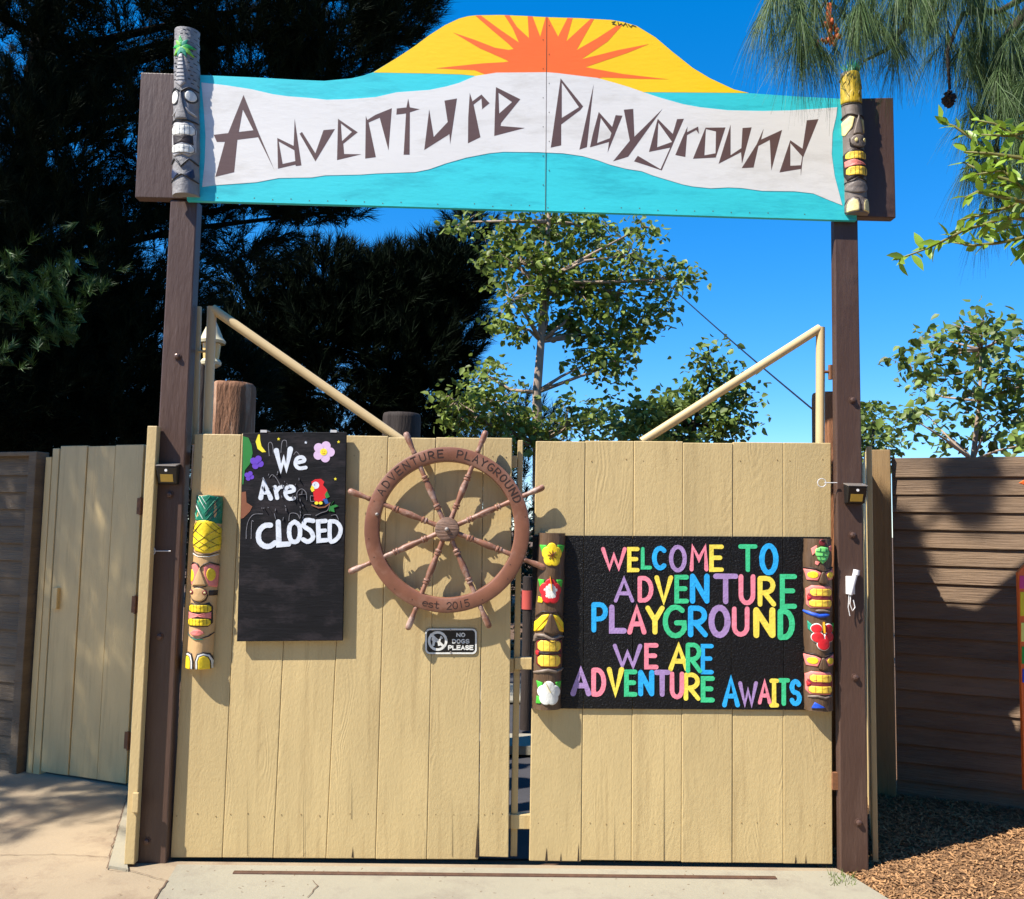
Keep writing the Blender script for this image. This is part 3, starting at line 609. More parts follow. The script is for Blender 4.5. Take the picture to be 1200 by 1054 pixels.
T.oval('eye', TWHT, f1(97, 460), 25 / k5, 37 / k5, .005); T.oval('eye', TWHT, f1(188, 452), 28 / k5, 33 / k5, .005)
T.stroke('brow', TGREYD, z([(74, 415), (105, 405), (138, 428), (180, 402), (222, 410)]), 2.2, .007)
T.patch('nose', TGREY, z([(138, 425), (150, 500), (172, 592), (104, 592), (125, 500)]), .012)
T.stroke('nose', TGREYD, z([(70, 598), (105, 592), (140, 600), (172, 592), (222, 598)]), 2, .006)
T.stroke('nose', TGREYL, z([(85, 560), (105, 545), (118, 520)]), 3, .006); T.stroke('nose', TGREYL, z([(215, 560), (180, 545), (164, 520)]), 3, .006)
T.patch('mouth', TGREYL, z([(76, 640), (95, 605), (145, 612), (200, 605), (216, 640), (214, 770), (180, 805), (145, 790), (95, 805), (74, 770)]), .005)
T.patch('mouth', TDK, z([(88, 680), (200, 680), (204, 735), (145, 725), (92, 738)]), .0075)
T.teeth(TWHT, TGREYD, 82, 208, 625, 682, 5, z, .008); T.teeth(TWHT, TGREYD, 82, 204, 738, 785, 5, z, .008)
T.stroke('chin', TGREYD, z([(72, 838), (100, 812), (138, 862), (182, 815), (222, 838)]), 2.2, .006)
for cx_, sg_ in ((95, 1), (188, -1)): T.patch('chin', TNAVY, z([(cx_ - 14 * sg_, 870), (cx_ + 28 * sg_, 905), (cx_ - 6 * sg_, 935), (cx_ - 20 * sg_, 915)]), .004)
T.stroke('chin', TGREYD, z([(68, 940), (105, 925), (140, 905), (185, 925), (222, 940)]), 1.6, .004)
T.done()

# pineapple topped totem over the right post
z = zoomed(960, 70, 5.02); f1 = lambda x, y: z([(x, y)])[0]
T = Totem('tiki_totem', 'brown-grey tiki totem with a mustard pineapple top, on the right end of the sign', f1(217, 918), f1(178, 92), 13.6, 12, YS + .004, TSTONE, seed=4)
T.patch('pineapple', TGOLD, z([(120, 140), (135, 105), (160, 92), (195, 92), (225, 105), (236, 140), (238, 275), (180, 280), (116, 275)]), .006)
for k in range(22):
    x = random.uniform(122, 225); y = random.uniform(100, 255); T.stroke('pineapple', mat('totem_ochre', (110, 90, 20)), z([(x, y), (x + random.uniform(-14, 14), y + 22)]), .7, .0085)
T.stroke('brow', TDK, z([(112, 284), (180, 286), (240, 280)]), 1)
T.patch('eye', TCRM, z([(118, 390), (160, 360), (184, 368), (172, 425), (140, 470), (118, 450)]), .005); T.patch('eye', TCRM, z([(222, 376), (250, 368), (264, 400), (258, 445), (242, 440)]), .005)
T.stroke('brow', TDK, z([(114, 365), (150, 345), (190, 358), (206, 362), (225, 352), (256, 356)]), 2, .007)
T.patch('nose', TSTONE, z([(205, 355), (218, 400), (232, 468), (176, 472), (190, 410)]), .012)
T.oval('nose', TSTONE, f1(208, 508), 46 / k5, 38 / k5, .011); T.stroke('nose', TDK, z([(158, 490), (162, 530), (205, 552), (250, 530), (254, 490)]), 1.3, .007)
T.oval('nose', TCRM, f1(190, 506), 8 / k5, 12 / k5, .016); T.oval('nose', TCRM, f1(238, 500), 8 / k5, 12 / k5, .014)
T.patch('mouth', TDK, z([(132, 575), (160, 552), (240, 552), (264, 575), (270, 690), (235, 722), (205, 712), (150, 735), (138, 690)]), .005)
T.patch('mouth', TPINK, z([(140, 618), (180, 612), (258, 640), (200, 650), (142, 655)]), .007)
T.teeth(TTEETH, TDK, 142, 258, 568, 612, 6, z, .007); T.teeth(TTEETH, TDK, 146, 266, 655, 706, 6, z, .007)
T.stroke('chin', TDK, z([(132, 740), (180, 735), (205, 718), (268, 735)]), 1.4); T.oval('chin', TSTONE, f1(205, 775), 62 / k5, 34 / k5, .006)
for cx_, w_ in ((180, 28), (258, 24)):
    for ww, mm, hh in ((w_ + 12, TDK, .003), (w_ + 7, TSTONE, .0045), (w_, TCRM, .0055)):
        T.patch('foot', mm, z([(cx_ - ww, 912), (cx_ - ww, 870), (cx_ - ww * .7, 848 - (ww - w_)), (cx_, 840 - (ww - w_)), (cx_ + ww * .7, 848 - (ww - w_)), (cx_ + ww, 870), (cx_ + ww, 912)]), hh)
mb, mi = T.get('pineapple_crown', TGRN)
for i in range(9):
    a = -0.7 + i * .175; b = T.surf(a * .8, 1.0, 0) ; b[1] += .01
    tip = b + np.array([a * .05, random.uniform(-.02, .02), .045 + .02 * (1 - abs(a))]); sd = np.array([.009, 0, 0])
    mb.add([b - sd, b + sd, tip, b + [0, .012, 0]], [(0, 1, 2), (1, 3, 2), (3, 0, 2)], mi)
T.done()

# flower totem, left edge of the welcome board
WY = GY - 0.010
z = zoomed(620, 615, 4.684); f1 = lambda x, y: z([(x, y)])[0]; k4 = 4.684
T = Totem('tiki_totem', 'dark brown tiki totem with yellow, red and white flowers, left edge of the welcome board', f1(95, 1005), f1(125, 46), 16.4, 15.8, WY + .001, TBRN, seed=5, rough=.03, prot=.9)
def fl_leaves(pts, mats_):
    for p, mm in zip(pts, mats_): T.patch('leaf', mm, z(p), .005)
fl_leaves([[(58, 112), (95, 112), (88, 150), (70, 155)], [(190, 112), (150, 110), (160, 150), (178, 150)], [(50, 300), (82, 302), (80, 340), (60, 345)], [(178, 302), (145, 302), (160, 340), (172, 342)], [(52, 395), (80, 405), (70, 430), (48, 428)], [(40, 850), (72, 858), (62, 895), (48, 890)], [(170, 852), (138, 856), (150, 890), (162, 888)], [(42, 930), (72, 945), (60, 972), (38, 972)]],
          [TLEAF, TLEAF, TLEAF, TLEAF, TYEL, TLEAF, TLEAF, TLEAF])
def petals(c, rx, ry, m1, n=5):
    for i in range(n):
        a = math.radians(-90 + i * 360 / n); T.oval('flower', m1, f1(c[0] + rx * .5 * math.cos(a), c[1] + ry * .5 * math.sin(a)), rx * .58 / k4, ry * .58 / k4, .008)
petals((121, 166), 48, 62, TYEL)
for i in range(8):
    a = i * .785; T.stroke('flower', TMAR, z([(123, 166), (123 + 24 * math.cos(a), 166 + 26 * math.sin(a))]), 1.0, .013)
petals((113, 366), 52, 66, TRED); petals((114, 364), 34, 46, TWHT); T.stroke('flower', TORNG, z([(112, 282), (116, 320), (120, 360)]), 1.3, .018)
petals((104, 916), 55, 62, TWHT); T.stroke('flower', TCRM, z([(84, 850), (98, 880), (112, 910)]), 1.3, .016)
T.patch('eye', TYEL, z([(26, 592), (34, 535), (70, 495), (108, 487), (98, 540), (66, 578)]), .006); T.patch('eye', TYEL, z([(184, 592), (180, 535), (152, 495), (120, 489), (128, 540), (158, 578)]), .006)
T.stroke('brow', TDK, z([(40, 505), (75, 475), (112, 480), (150, 475), (182, 510)]), 2.4, .008)
T.stroke('eye', TORNG, z([(100, 500), (70, 540), (40, 585)]), .8, .010); T.stroke('eye', TORNG, z([(128, 500), (155, 540), (178, 585)]), .8, .010)
T.patch('nose', TBRN, z([(110, 485), (122, 485), (156, 585), (118, 600), (76, 585)]), .013)
T.stroke('moustache', TBRL, z([(30, 640), (42, 605), (80, 606), (120, 626), (160, 610), (180, 615)]), 4.5, .009); T.stroke('moustache', TDK, z([(40, 625), (80, 618), (120, 640), (176, 625)]), 1.2, .012)
T.patch('mouth', TMAR, z([(42, 640), (60, 625), (160, 622), (172, 640), (168, 760), (150, 778), (60, 778), (40, 760)]), .006)
T.teeth(TTEETH, TMAR, 48, 166, 630, 692, 4, z, .008); T.teeth(TTEETH, TMAR, 48, 164, 708, 772, 4, z, .008)
T.patch('mouth', TDK, z([(50, 690), (165, 692), (164, 706), (105, 702), (50, 708)]), .011); T.patch('mouth', TRED, z([(44, 688), (58, 690), (56, 712), (44, 710)]), .012)
T.stroke('lip', TBRL, z([(30, 808), (60, 800), (100, 790), (140, 800), (182, 788)]), 4.2, .008)
T.done()

# turtle totem, right edge of the welcome board
z = zoomed(930, 620, 4.79); f1 = lambda x, y: z([(x, y)])[0]; k4 = 4.79
T = Totem('tiki_totem', 'brown tiki totem with a green turtle and red hibiscus, right edge of the welcome board', f1(138, 1012), f1(131, 55), 16.6, 16.6, WY + .001, TBRN, seed=6, rough=.03, prot=.9)
for p in ([(78, 110), (105, 90), (112, 120), (85, 150)], [(172, 100), (192, 90), (190, 125), (172, 118)], [(100, 180), (122, 185), (110, 205), (96, 196)]): T.patch('turtle', TPINK, z(p), .004)
T.oval('turtle', TMAR, f1(134, 76), 18 / k4, 20 / k4, .008); T.oval('turtle', TDK, f1(136, 64), 12 / k4, 6 / k4, .011)
T.patch('turtle', TMINT, z([(100, 112), (130, 98), (165, 104), (174, 135), (160, 175), (135, 196), (110, 170), (98, 140)]), .009)
for a in ([(102, 125), (172, 128)], [(102, 150), (168, 152)], [(114, 174), (156, 176)], [(122, 104), (120, 126)], [(150, 104), (148, 126)], [(136, 126), (134, 150)], [(120, 150), (124, 174)], [(150, 152), (146, 176)], [(136, 176), (135, 192)]): T.stroke('turtle', TGRN, z(a), .6, .0125)
for dy in (0, 476):
    T.patch('eye', TPINK, z([(52, 225 + dy), (100, 232 + dy), (130, 246 + dy), (112, 290 + dy), (62, 288 + dy)]), .005); T.patch('eye', TPINK, z([(145, 246 + dy), (180, 232 + dy), (204, 222 + dy), (204, 280 + dy), (166, 288 + dy)]), .005)
    T.oval('eye', TYEL, f1(90, 258 + dy), 25 / k4, 20 / k4, .007); T.oval('eye', TYEL, f1(180, 258 + dy), 20 / k4, 19 / k4, .007)
    T.stroke('brow', TDK, z([(50, 218 + dy), (100, 222 + dy), (137, 240 + dy), (180, 222 + dy), (206, 214 + dy)]), 1.6, .008)
    T.patch('nose', TBRN, z([(132, 240 + dy), (145, 240 + dy), (166, 300 + dy), (138, 310 + dy), (114, 300 + dy)]), .012)
    T.patch('mouth', TPINK, z([(58, 335 + dy), (80, 316 + dy), (180, 320 + dy), (196, 340 + dy), (196, 425 + dy), (180, 444 + dy), (75, 444 + dy), (60, 425 + dy)]), .005)
    T.patch('mouth', TMAR, z([(66, 360 + dy), (192, 366 + dy), (192, 402 + dy), (66, 402 + dy)]), .007)
    T.teeth(TTEETH, TMAR, 76, 190, 334 + dy, 376 + dy, 4, z, .0075); T.teeth(TTEETH, TMAR, 72, 190, 396 + dy, 436 + dy, 4, z, .0075)
    T.patch('mouth', TRED, z([(66, 372 + dy), (84, 384 + dy), (68, 402 + dy)]), .010)
T.stroke('wave', TBLU, z([(52, 462), (80, 476), (120, 486), (172, 480)]), 4.5, .007); T.stroke('lip', TBRL, z([(100, 458), (140, 456), (175, 462)]), 3.5, .006)
T.patch('leaf', TTEAL, z([(66, 515), (88, 540), (86, 580), (68, 560)]), .005); T.patch('leaf', TLEAF, z([(205, 525), (184, 545), (184, 580), (200, 570)]), .005)
for cx_, cy_, r_ in ((106, 556, 26), (168, 556, 26), (112, 604, 30), (172, 602, 27), (141, 642, 33)):
    T.oval('flower', TWHT, f1(cx_, cy_), (r_ + 3) / k4, (r_ + 3) / k4, .006); T.oval('flower', TRED, f1(cx_, cy_), r_ / k4, r_ / k4, .0085)
T.stroke('flower', TORNG, z([(140, 518), (143, 550), (144, 580)]), 1.8, .017)
T.stroke('lip', TBRL, z([(70, 934), (110, 928), (150, 938), (190, 926)]), 3.2, .006); T.patch('wave', TBLU, z([(82, 996), (96, 962), (120, 972), (150, 990)]), .006)
T.done()

# ================================================================== GATES
def planks(mb, tops, bots, Y, th, gap=0.3):
    for (a, b) in zip(range(len(tops) - 1), range(1, len(tops))):
        (xt0, yt0), (xt1, yt1) = tops[a], tops[b]; (xb0, yb0), (xb1, yb1) = bots[a], bots[b]
        j = random.uniform(-.0015, .0015); jt = random.uniform(-1.2, 1.2); jb = random.uniform(-1.0, 1.0)
        quad_box(mb, (xb0 + gap / 2, yb0 + jb), (xb1 - gap / 2, yb1 + jb), (xt0 + gap / 2, yt0 + jt), (xt1 - gap / 2, yt1 + jt), Y + j, th)
def line(p, q, t): return (p[0] + (q[0] - p[0]) * t, p[1] + (q[1] - p[1]) * t)
def nails(parent, pts, Y):
    for q in pts:
        c = P(q[0], q[1], Y); mb = MB(); mb.tube([c + [0, .001, 0], c + [0, -.0008, 0]], 0.0028, 6); mb.build('nail', mat('nail_dark', (150, 124, 82)), parent)
def rails(parent, quads):
    for q in quads:
        m = MB(); quad_box(m, *q, .062, .04); m.build('rail', TAN, parent, bevel=.003)
def tube_px(mb, pts, Y, r, n=14): mb.tube([P(a, b, Y) for a, b in pts], r, n)
lg = thing('wooden_gate', 'left tan plank gate leaf with the chalkboard, ship wheel and no dogs sign', 'gate', (-1.4, .05, 0), 'tan plank gate leaves')
m = MB(); tx = [228, 283, 344, 406, 455, 511, 566.5, 600.5]; bx = [199.5, 260.5, 320, 382, 440, 500, 560.5, 596]
planks(m, [(x, 508.5 + (x - 228) * .0155) for x in tx[:7]], [(x, 1005 + (x - 200) * .005) for x in bx[:6] + [560.6]], GY, .02)
planks(m, [(566.6, 513.8), (600.5, 514.3)], [(561.1, 1005), (596, 1006)], GY, .02)
m.build('plank_panel', TAN, lg, bevel=.0035)
nails(lg, [(x + random.uniform(-2, 2), 955 + random.uniform(-2, 2)) for b0_, b1_ in zip(bx[:-1], bx[1:]) for x in (b0_ + 9, (b0_ + b1_) / 2, b1_ - 9)] + [(x + random.uniform(-2, 2), 534 + random.uniform(-2, 2)) for b0_, b1_ in zip(tx[:-1], tx[1:]) for x in (b0_ + 9, b1_ - 9)], GY)
m = MB()
quad_box(m, (598, 1004), (606, 1004), (607, 516), (613, 516), .075, .04); m.build('stile', TAN, lg, bevel=.003)
rails(lg, [((206, 968), (597, 972), (206, 950), (597, 955)), ((226, 545), (606, 548), (226, 530), (606, 534)), ((215, 785), (602, 788), (215, 768), (602, 772))])
m = MB(); tube_px(m, [(242.5, 520), (248.5, 360)], .10, .0215); m.build('hinge_stile_pipe', TANPIPE, lg, smooth=True, auto=40)
m = MB(); tube_px(m, [(249, 362), (471, 517)], .10, .0215); m.build('diagonal_brace_pipe', TANPIPE, lg, smooth=True, auto=40)
m = MB(); tube_px(m, [(232, 412), (247, 412)], .10, .006); m.build('hinge', TANPIPE, lg, smooth=True, auto=40)
m = MB(); tube_px(m, [(228, 521), (232, 360)], .125, .017); m.build('hinge_pole', TANPIPE, lg, smooth=True, auto=40)
def splits(parent, lst):
    for x, y0, y1, w in lst:
        m = MB(); a, b, c = P(x - w / 2, y1, GY), P(x + w / 2, y1, GY), P(x + w * .2, y0, GY); e = np.array([0, -.0022, 0]); m.add([a + e, b + e, c + e], [(0, 1, 2)]); m.build('split', CRACKD, parent)
splits(lg, [(413, 992, 1005, 2), (558.8, 962, 1005, 4), (356, 900, 1004, .6), (290, 900, 1003, .5), (530, 930, 1004, .6), (412, 905, 960, .5)])
rgt = thing('wooden_gate', 'right tan plank gate leaf carrying the welcome board between two totems', 'gate', (1.4, .05, 0), 'tan plank gate leaves')
m = MB(); tx = [628, 686, 743, 800.5, 859, 918, 974]; bx = [620, 681, 740, 798.5, 858, 918, 976]
planks(m, [(x, 517 + (x - 628) * .009) for x in tx], [(x, 1008.5 + (x - 620) * .011) for x in bx], GY, .02)
m.build('plank_panel', TAN, rgt, bevel=.0035)
nails(rgt, [(x + random.uniform(-2, 2), 966 + random.uniform(-2, 2)) for b0_, b1_ in zip(bx[:-1], bx[1:]) for x in (b0_ + 9, (b0_ + b1_) / 2, b1_ - 9)] + [(x + random.uniform(-2, 2), 540 + random.uniform(-2, 2)) for b0_, b1_ in zip(tx[:-1], tx[1:]) for x in (b0_ + 9, b1_ - 9)], GY)
rails(rgt, [((598, 972), (975, 976), (598, 955), (975, 959)), ((603, 785), (975, 788), (603, 771), (975, 774)), ((628, 552), (975, 556), (628, 538), (975, 542))])
splits(rgt, [(640, 993, 1010, 3), (657, 998, 1010, 1.6), (677.5, 987, 1010, 2), (932, 1001, 1012, 2), (944, 1000, 1012, 1.4), (778, 834, 1010, .8), (720, 940, 1010, .6)])
m = MB(); tube_px(m, [(961, 530), (961.5, 384)], .10, .0205); m.build('hinge_stile_pipe', TANPIPE, rgt, smooth=True, auto=40)
m = MB(); tube_px(m, [(960.5, 385), (752, 518)], .10, .0205); m.build('diagonal_brace_pipe', TANPIPE, rgt, smooth=True, auto=40)
m = MB(); tube_px(m, [(962, 436), (978, 436)], .09, .007); m.tube([P(973, 428, .09), P(973, 445, .09)], .010, 10); m.build('hinge', RUST, rgt)
m = MB(); quad_box(m, (976, 926), (984, 926), (976, 906), (984, 906), .02, .02); m.build('hinge', RUST, rgt)

# ================================================================== CHALKBOARD
cb = thing('chalkboard', 'tall black chalkboard reading We Are CLOSED with painted flowers and a parrot', 'chalkboard', P(340, 752, 0))
CY = 0.004
m = MB(); quad_box(m, (277.5, 752), (401.5, 751), (284.5, 507.5), (406, 506.5), CY, .016); m.build('board', CHALK, cb, bevel=.002)
z = zoomed(270, 495, 6.586)
CH = [(42, [(355, 220), (390, 362), (412, 285), (432, 358), (463, 208)]), (28, [(505, 315), (570, 298), (555, 270), (515, 280), (502, 325), (530, 355), (582, 350)]),
               (36, [(235, 585), (257, 455), (312, 588)]), (26, [(240, 545), (298, 545)]), (30, [(345, 500), (362, 585)]), (28, [(352, 545), (375, 508), (402, 498)]), (28, [(422, 545), (490, 527), (475, 497), (435, 507), (425, 555), (450, 590), (492, 588)]),
               (40, [(310, 795), (262, 800), (222, 845), (222, 915), (262, 955), (310, 955), (345, 930)]), (40, [(370, 770), (375, 945), (450, 940)]),
               (34, [(495, 768), (460, 800), (455, 870), (475, 918), (515, 918), (537, 870), (532, 800), (495, 768)]), (34, [(640, 762), (585, 757), (567, 800), (620, 840), (638, 890), (600, 922), (562, 905)]),
               (34, [(735, 762), (677, 767), (682, 915), (742, 910)]), (30, [(682, 840), (732, 835)]), (32, [(768, 765), (772, 915), (830, 892), (852, 825), (820, 772), (768, 765)])]
kk = 0
for grp in ((0,), (1,), (2, 3), (4, 5), (6,), (7,), (8,), (9,), (10,), (11, 12), (13,)):
    pc = Paint(CY, first=.0012 + kk * .00012); kk += 1
    for gi in grp: pc.stroke(z(CH[gi][1]), CH[gi][0] / 6.586, smooth=gi in (1, 5, 6, 7, 9, 10, 13))
    pc.mb.build('letter', CHALKWHITE, cb)
pg_ = Paint(CY, first=.0005)
for pts in ([(300, 260), (294, 170), (312, 155), (326, 180), (332, 240)], [(390, 235), (400, 150), (430, 143), (436, 190)], [(490, 250), (510, 228), (538, 260)], [(250, 708), (180, 712), (140, 760), (124, 830), (122, 900)], [(160, 900), (165, 770), (178, 765)], [(452, 760), (462, 705), (515, 708), (535, 745)], [(560, 745), (572, 715), (622, 715)], [(300, 430), (325, 405), (360, 440), (385, 490)], [(520, 600), (515, 545), (550, 515), (585, 545), (590, 600)], [(530, 560), (580, 555)], [(640, 570), (620, 570), (622, 610), (650, 610)], [(340, 705), (350, 745)], [(660, 720), (700, 700), (750, 680), (770, 620)], [(780, 720), (815, 715), (835, 750)]):
    pg_.stroke(z(pts), .7, smooth=True)
for k in range(30):
    x = random.uniform(240, 600); y = random.uniform(380, 760); pg_.stroke(z([(x, y), (x + random.uniform(-6, 6), y + random.uniform(5, 25))]), .6)
o = pg_.mb.build('chalk_marks', CHALKGHOST, cb); o['kind'] = 'stuff'
pz = Paint(CY, first=.0009)
cm = [solid('chalk_green', (50, 130, 60)), solid('chalk_yellow', (245, 225, 60)), solid('chalk_purple', (108, 70, 190)), solid('chalk_pink', (222, 190, 220)), solid('chalk_red', (215, 40, 45)), CHALKWHITE, solid('chalk_orange', (225, 120, 50)), solid('chalk_blue', (50, 90, 160)), mat('bare_wood', (130, 78, 52), .8)]
def circ(c, rx, ry=None, n=18): return [(c[0] + rx * math.cos(6.2832 * i / n), c[1] + (ry or rx) * math.sin(6.2832 * i / n)) for i in range(n)]
def sub(name, label=None):
    global pz
    o = pz.mb.build(name, cm, cb); pz = Paint(CY, first=.0009); return o
pz.shape([z([(97, 108), (140, 120), (165, 180), (172, 240), (152, 320), (112, 370), (100, 480), (92, 480), (95, 300)])], 0); sub('painted_leaf')
pz.shape([z([(86, 540), (120, 535), (125, 620), (170, 650), (150, 690), (100, 740), (80, 745)])], 8); sub('worn_patch')
pz.shape([z([(215, 95), (195, 150), (210, 205), (245, 232), (275, 230), (240, 185), (230, 140), (228, 95)])], 1); sub('painted_moon')
for c, r in (((205, 310), 34), ((146, 415), 24)):
    for a in range(4): pz.shape([z(circ((c[0] + r * .85 * math.cos(a * 1.57 + .4), c[1] + r * .85 * math.sin(a * 1.57 + .4)), r * .75))], 2)
    pz.shape([z(circ(c, r * .35))], 2); sub('painted_flower')
for a in range(5): pz.shape([z(circ((720 + 50 * math.cos(a * 1.2566 - 1.2), 228 + 48 * math.sin(a * 1.2566 - 1.2)), 36))], 3)
pz.shape([z(circ((720, 230), 27))], 1); pz.shape([z(circ((712, 225), 3))], 6); pz.shape([z(circ((728, 225), 3))], 6); pz.stroke(z([(710, 238), (720, 244), (730, 238)]), .5, 6); sub('painted_flower')
for c, mi in (((372, 130), 1), ((835, 152), 1), ((810, 438), 1), ((582, 157), 5)):
    pz.shape([z([(c[0] + (13 if i % 2 == 0 else 6) * math.sin(i * .6283), c[1] - (13 if i % 2 == 0 else 6) * math.cos(i * .6283)) for i in range(10)])], mi)
    sub('painted_star')
pz.shape([z([(625, 460), (655, 440), (700, 437), (725, 460), (715, 485), (745, 520), (755, 560), (715, 605), (670, 620), (645, 600), (640, 550), (632, 500)])], 4)
pz.shape([z(circ((658, 487), 28))], 5); pz.shape([z(circ((650, 484), 4))], 7); pz.shape([z([(628, 488), (645, 500), (650, 528), (630, 540), (618, 515)])], 1)
pz.shape([z([(728, 560), (745, 530), (768, 575), (740, 590)])], 0); pz.shape([z([(712, 592), (745, 590), (760, 625), (735, 632)])], 7); pz.shape([z(circ((665, 624), 15, 12))], 1); pz.shape([z(circ((697, 624), 15, 12))], 1)
for ex, ey in ((800, 605), (835, 648), (805, 695), (770, 690)): pz.shape([z([(768, 650), ((768 + ex) / 2 + 12, (650 + ey) / 2 - 14), (ex, ey), ((768 + ex) / 2 - 10, (650 + ey) / 2 + 14)])], 0)
pz.stroke(z([(630, 640), (680, 660), (730, 655), (765, 630)]), 1.5, 8); sub('painted_parrot')
for hx in (309, 391):
    m = MB(); c = P(hx, 506, CY); m.box(c[0] - .014, c[0] + .014, CY - .002, CY, c[2] - .004, c[2] + .004); m.box(c[0] - .014, c[0] + .014, CY - .002, GY + .026, c[2] + .004, c[2] + .007); m.build('hanging_hook', STEEL, cb)

# ================================================================== NO DOGS SIGN
nd = thing('no_dogs_sign', 'small black sign with a crossed-out dog reading NO DOGS PLEASE', 'sign', P(528, 767, GY - .004))
NY = GY - .005
def rrect(x0, x1, y0, y1, r): return [p for cx_, cy_, a in ((x1 - r, y0 + r, -90), (x1 - r, y1 - r, 0), (x0 + r, y1 - r, 90), (x0 + r, y0 + r, 180)) for p in arc(cx_, cy_, r, r, a, a + 90, 6)]
m = MB(); m.prism([XZ(rrect(498, 559, 736.5, 767, 5.5), NY)], NY, NY + .003); m.build('plate', PLASTIC, nd)
z = zoomed(490, 725, 15)
pn_ = Paint(NY, first=.0008, step=.0002)
pn_.shape([XZ(rrect(498.3, 558.7, 736.8, 766.7, 5.3), NY), XZ(rrect(500.2, 556.8, 738.7, 764.8, 4), NY)[::-1]], world=True); pn_.mb.build('border', TWHT, nd)
pn_ = Paint(NY, first=.0008, step=.0002)
pn_.shape([z(circ((343, 395), 172, 174, 32)), z(circ((343, 395), 128, 130, 32))])
pn_.shape([z([(240, 340), (275, 340), (300, 375), (380, 360), (385, 320), (405, 300), (440, 350), (400, 362), (390, 400), (372, 450), (390, 480), (350, 482), (345, 420), (300, 410), (285, 480), (245, 488), (255, 400), (238, 380)])])
pn_.stroke(z([(230, 285), (445, 490)]), 3.0); pn_.mb.build('dog_pictogram', TWHT, nd)
def text_line(pt, s, x0, x1, y0, y1, w, zz, gapf=.28):
    n = len(s); cw = (x1 - x0) / (n + (n - 1) * gapf)
    for i, ch in enumerate(s):
        a = x0 + i * cw * (1 + gapf)
        for st in GLYPH[ch]: pt.stroke(zz([(a + p[0] * cw, y1 - p[1] * (y1 - y0)) for p in st]), w)
pn_ = Paint(NY, first=.0008, step=.0001)
text_line(pn_, 'NO', 680, 820, 258, 318, 1.1, z, .4); text_line(pn_, 'DOGS', 605, 895, 370, 432, 1.1, z, .4); text_line(pn_, 'PLEASE', 535, 965, 480, 545, 1.25, z, .36); pn_.mb.build('lettering', TWHT, nd)
for q in ((528, 738.5), (528, 764.5)):
    m = MB(); c = P(*q, NY - .001); m.tube([c, c + [0, -.003, 0]], .004, 8); m.build('screw', BOLTW, nd)

# ================================================================== WELCOME BOARD
wb = thing('welcome_board', 'wide black board with pastel hand-painted welcome lettering on the right gate', 'sign', P(800, 831, WY))
m = MB(); sx = [624, 684, 741.5, 799.7, 857, 917.5, 974]
for a, b in zip(sx[:-1], sx[1:]):
    f_ = lambda x, yb: (x - (x - 800) * 0.0 - (2.0 if x < 700 and yb else 0) * (700 - x) / 80 + (1 if x > 900 and yb else 0), (830.5 if yb else 627.5) + (x - 624) * .0055)
    (x0, y0), (x1, y1), (x2, y2), (x3, y3) = f_(a, 1), f_(b, 1), f_(a, 0), f_(b, 0)
    quad_box(m, (x0 + .3, y0), (x1 - .3, y1), (x2 + .3, y2), (x3 - .3, y3), WY, .0085)
m.build('board', BLACK, wb, bevel=.0015)
WC = [PINK, LYEL, GREEN, BLUE, PURP]; ci = dict(p=0, y=1, g=2, b=3, u=4)
Z1, Z2, Z3, Z4 = (660, 630), (800, 630), (660, 740), (800, 740)
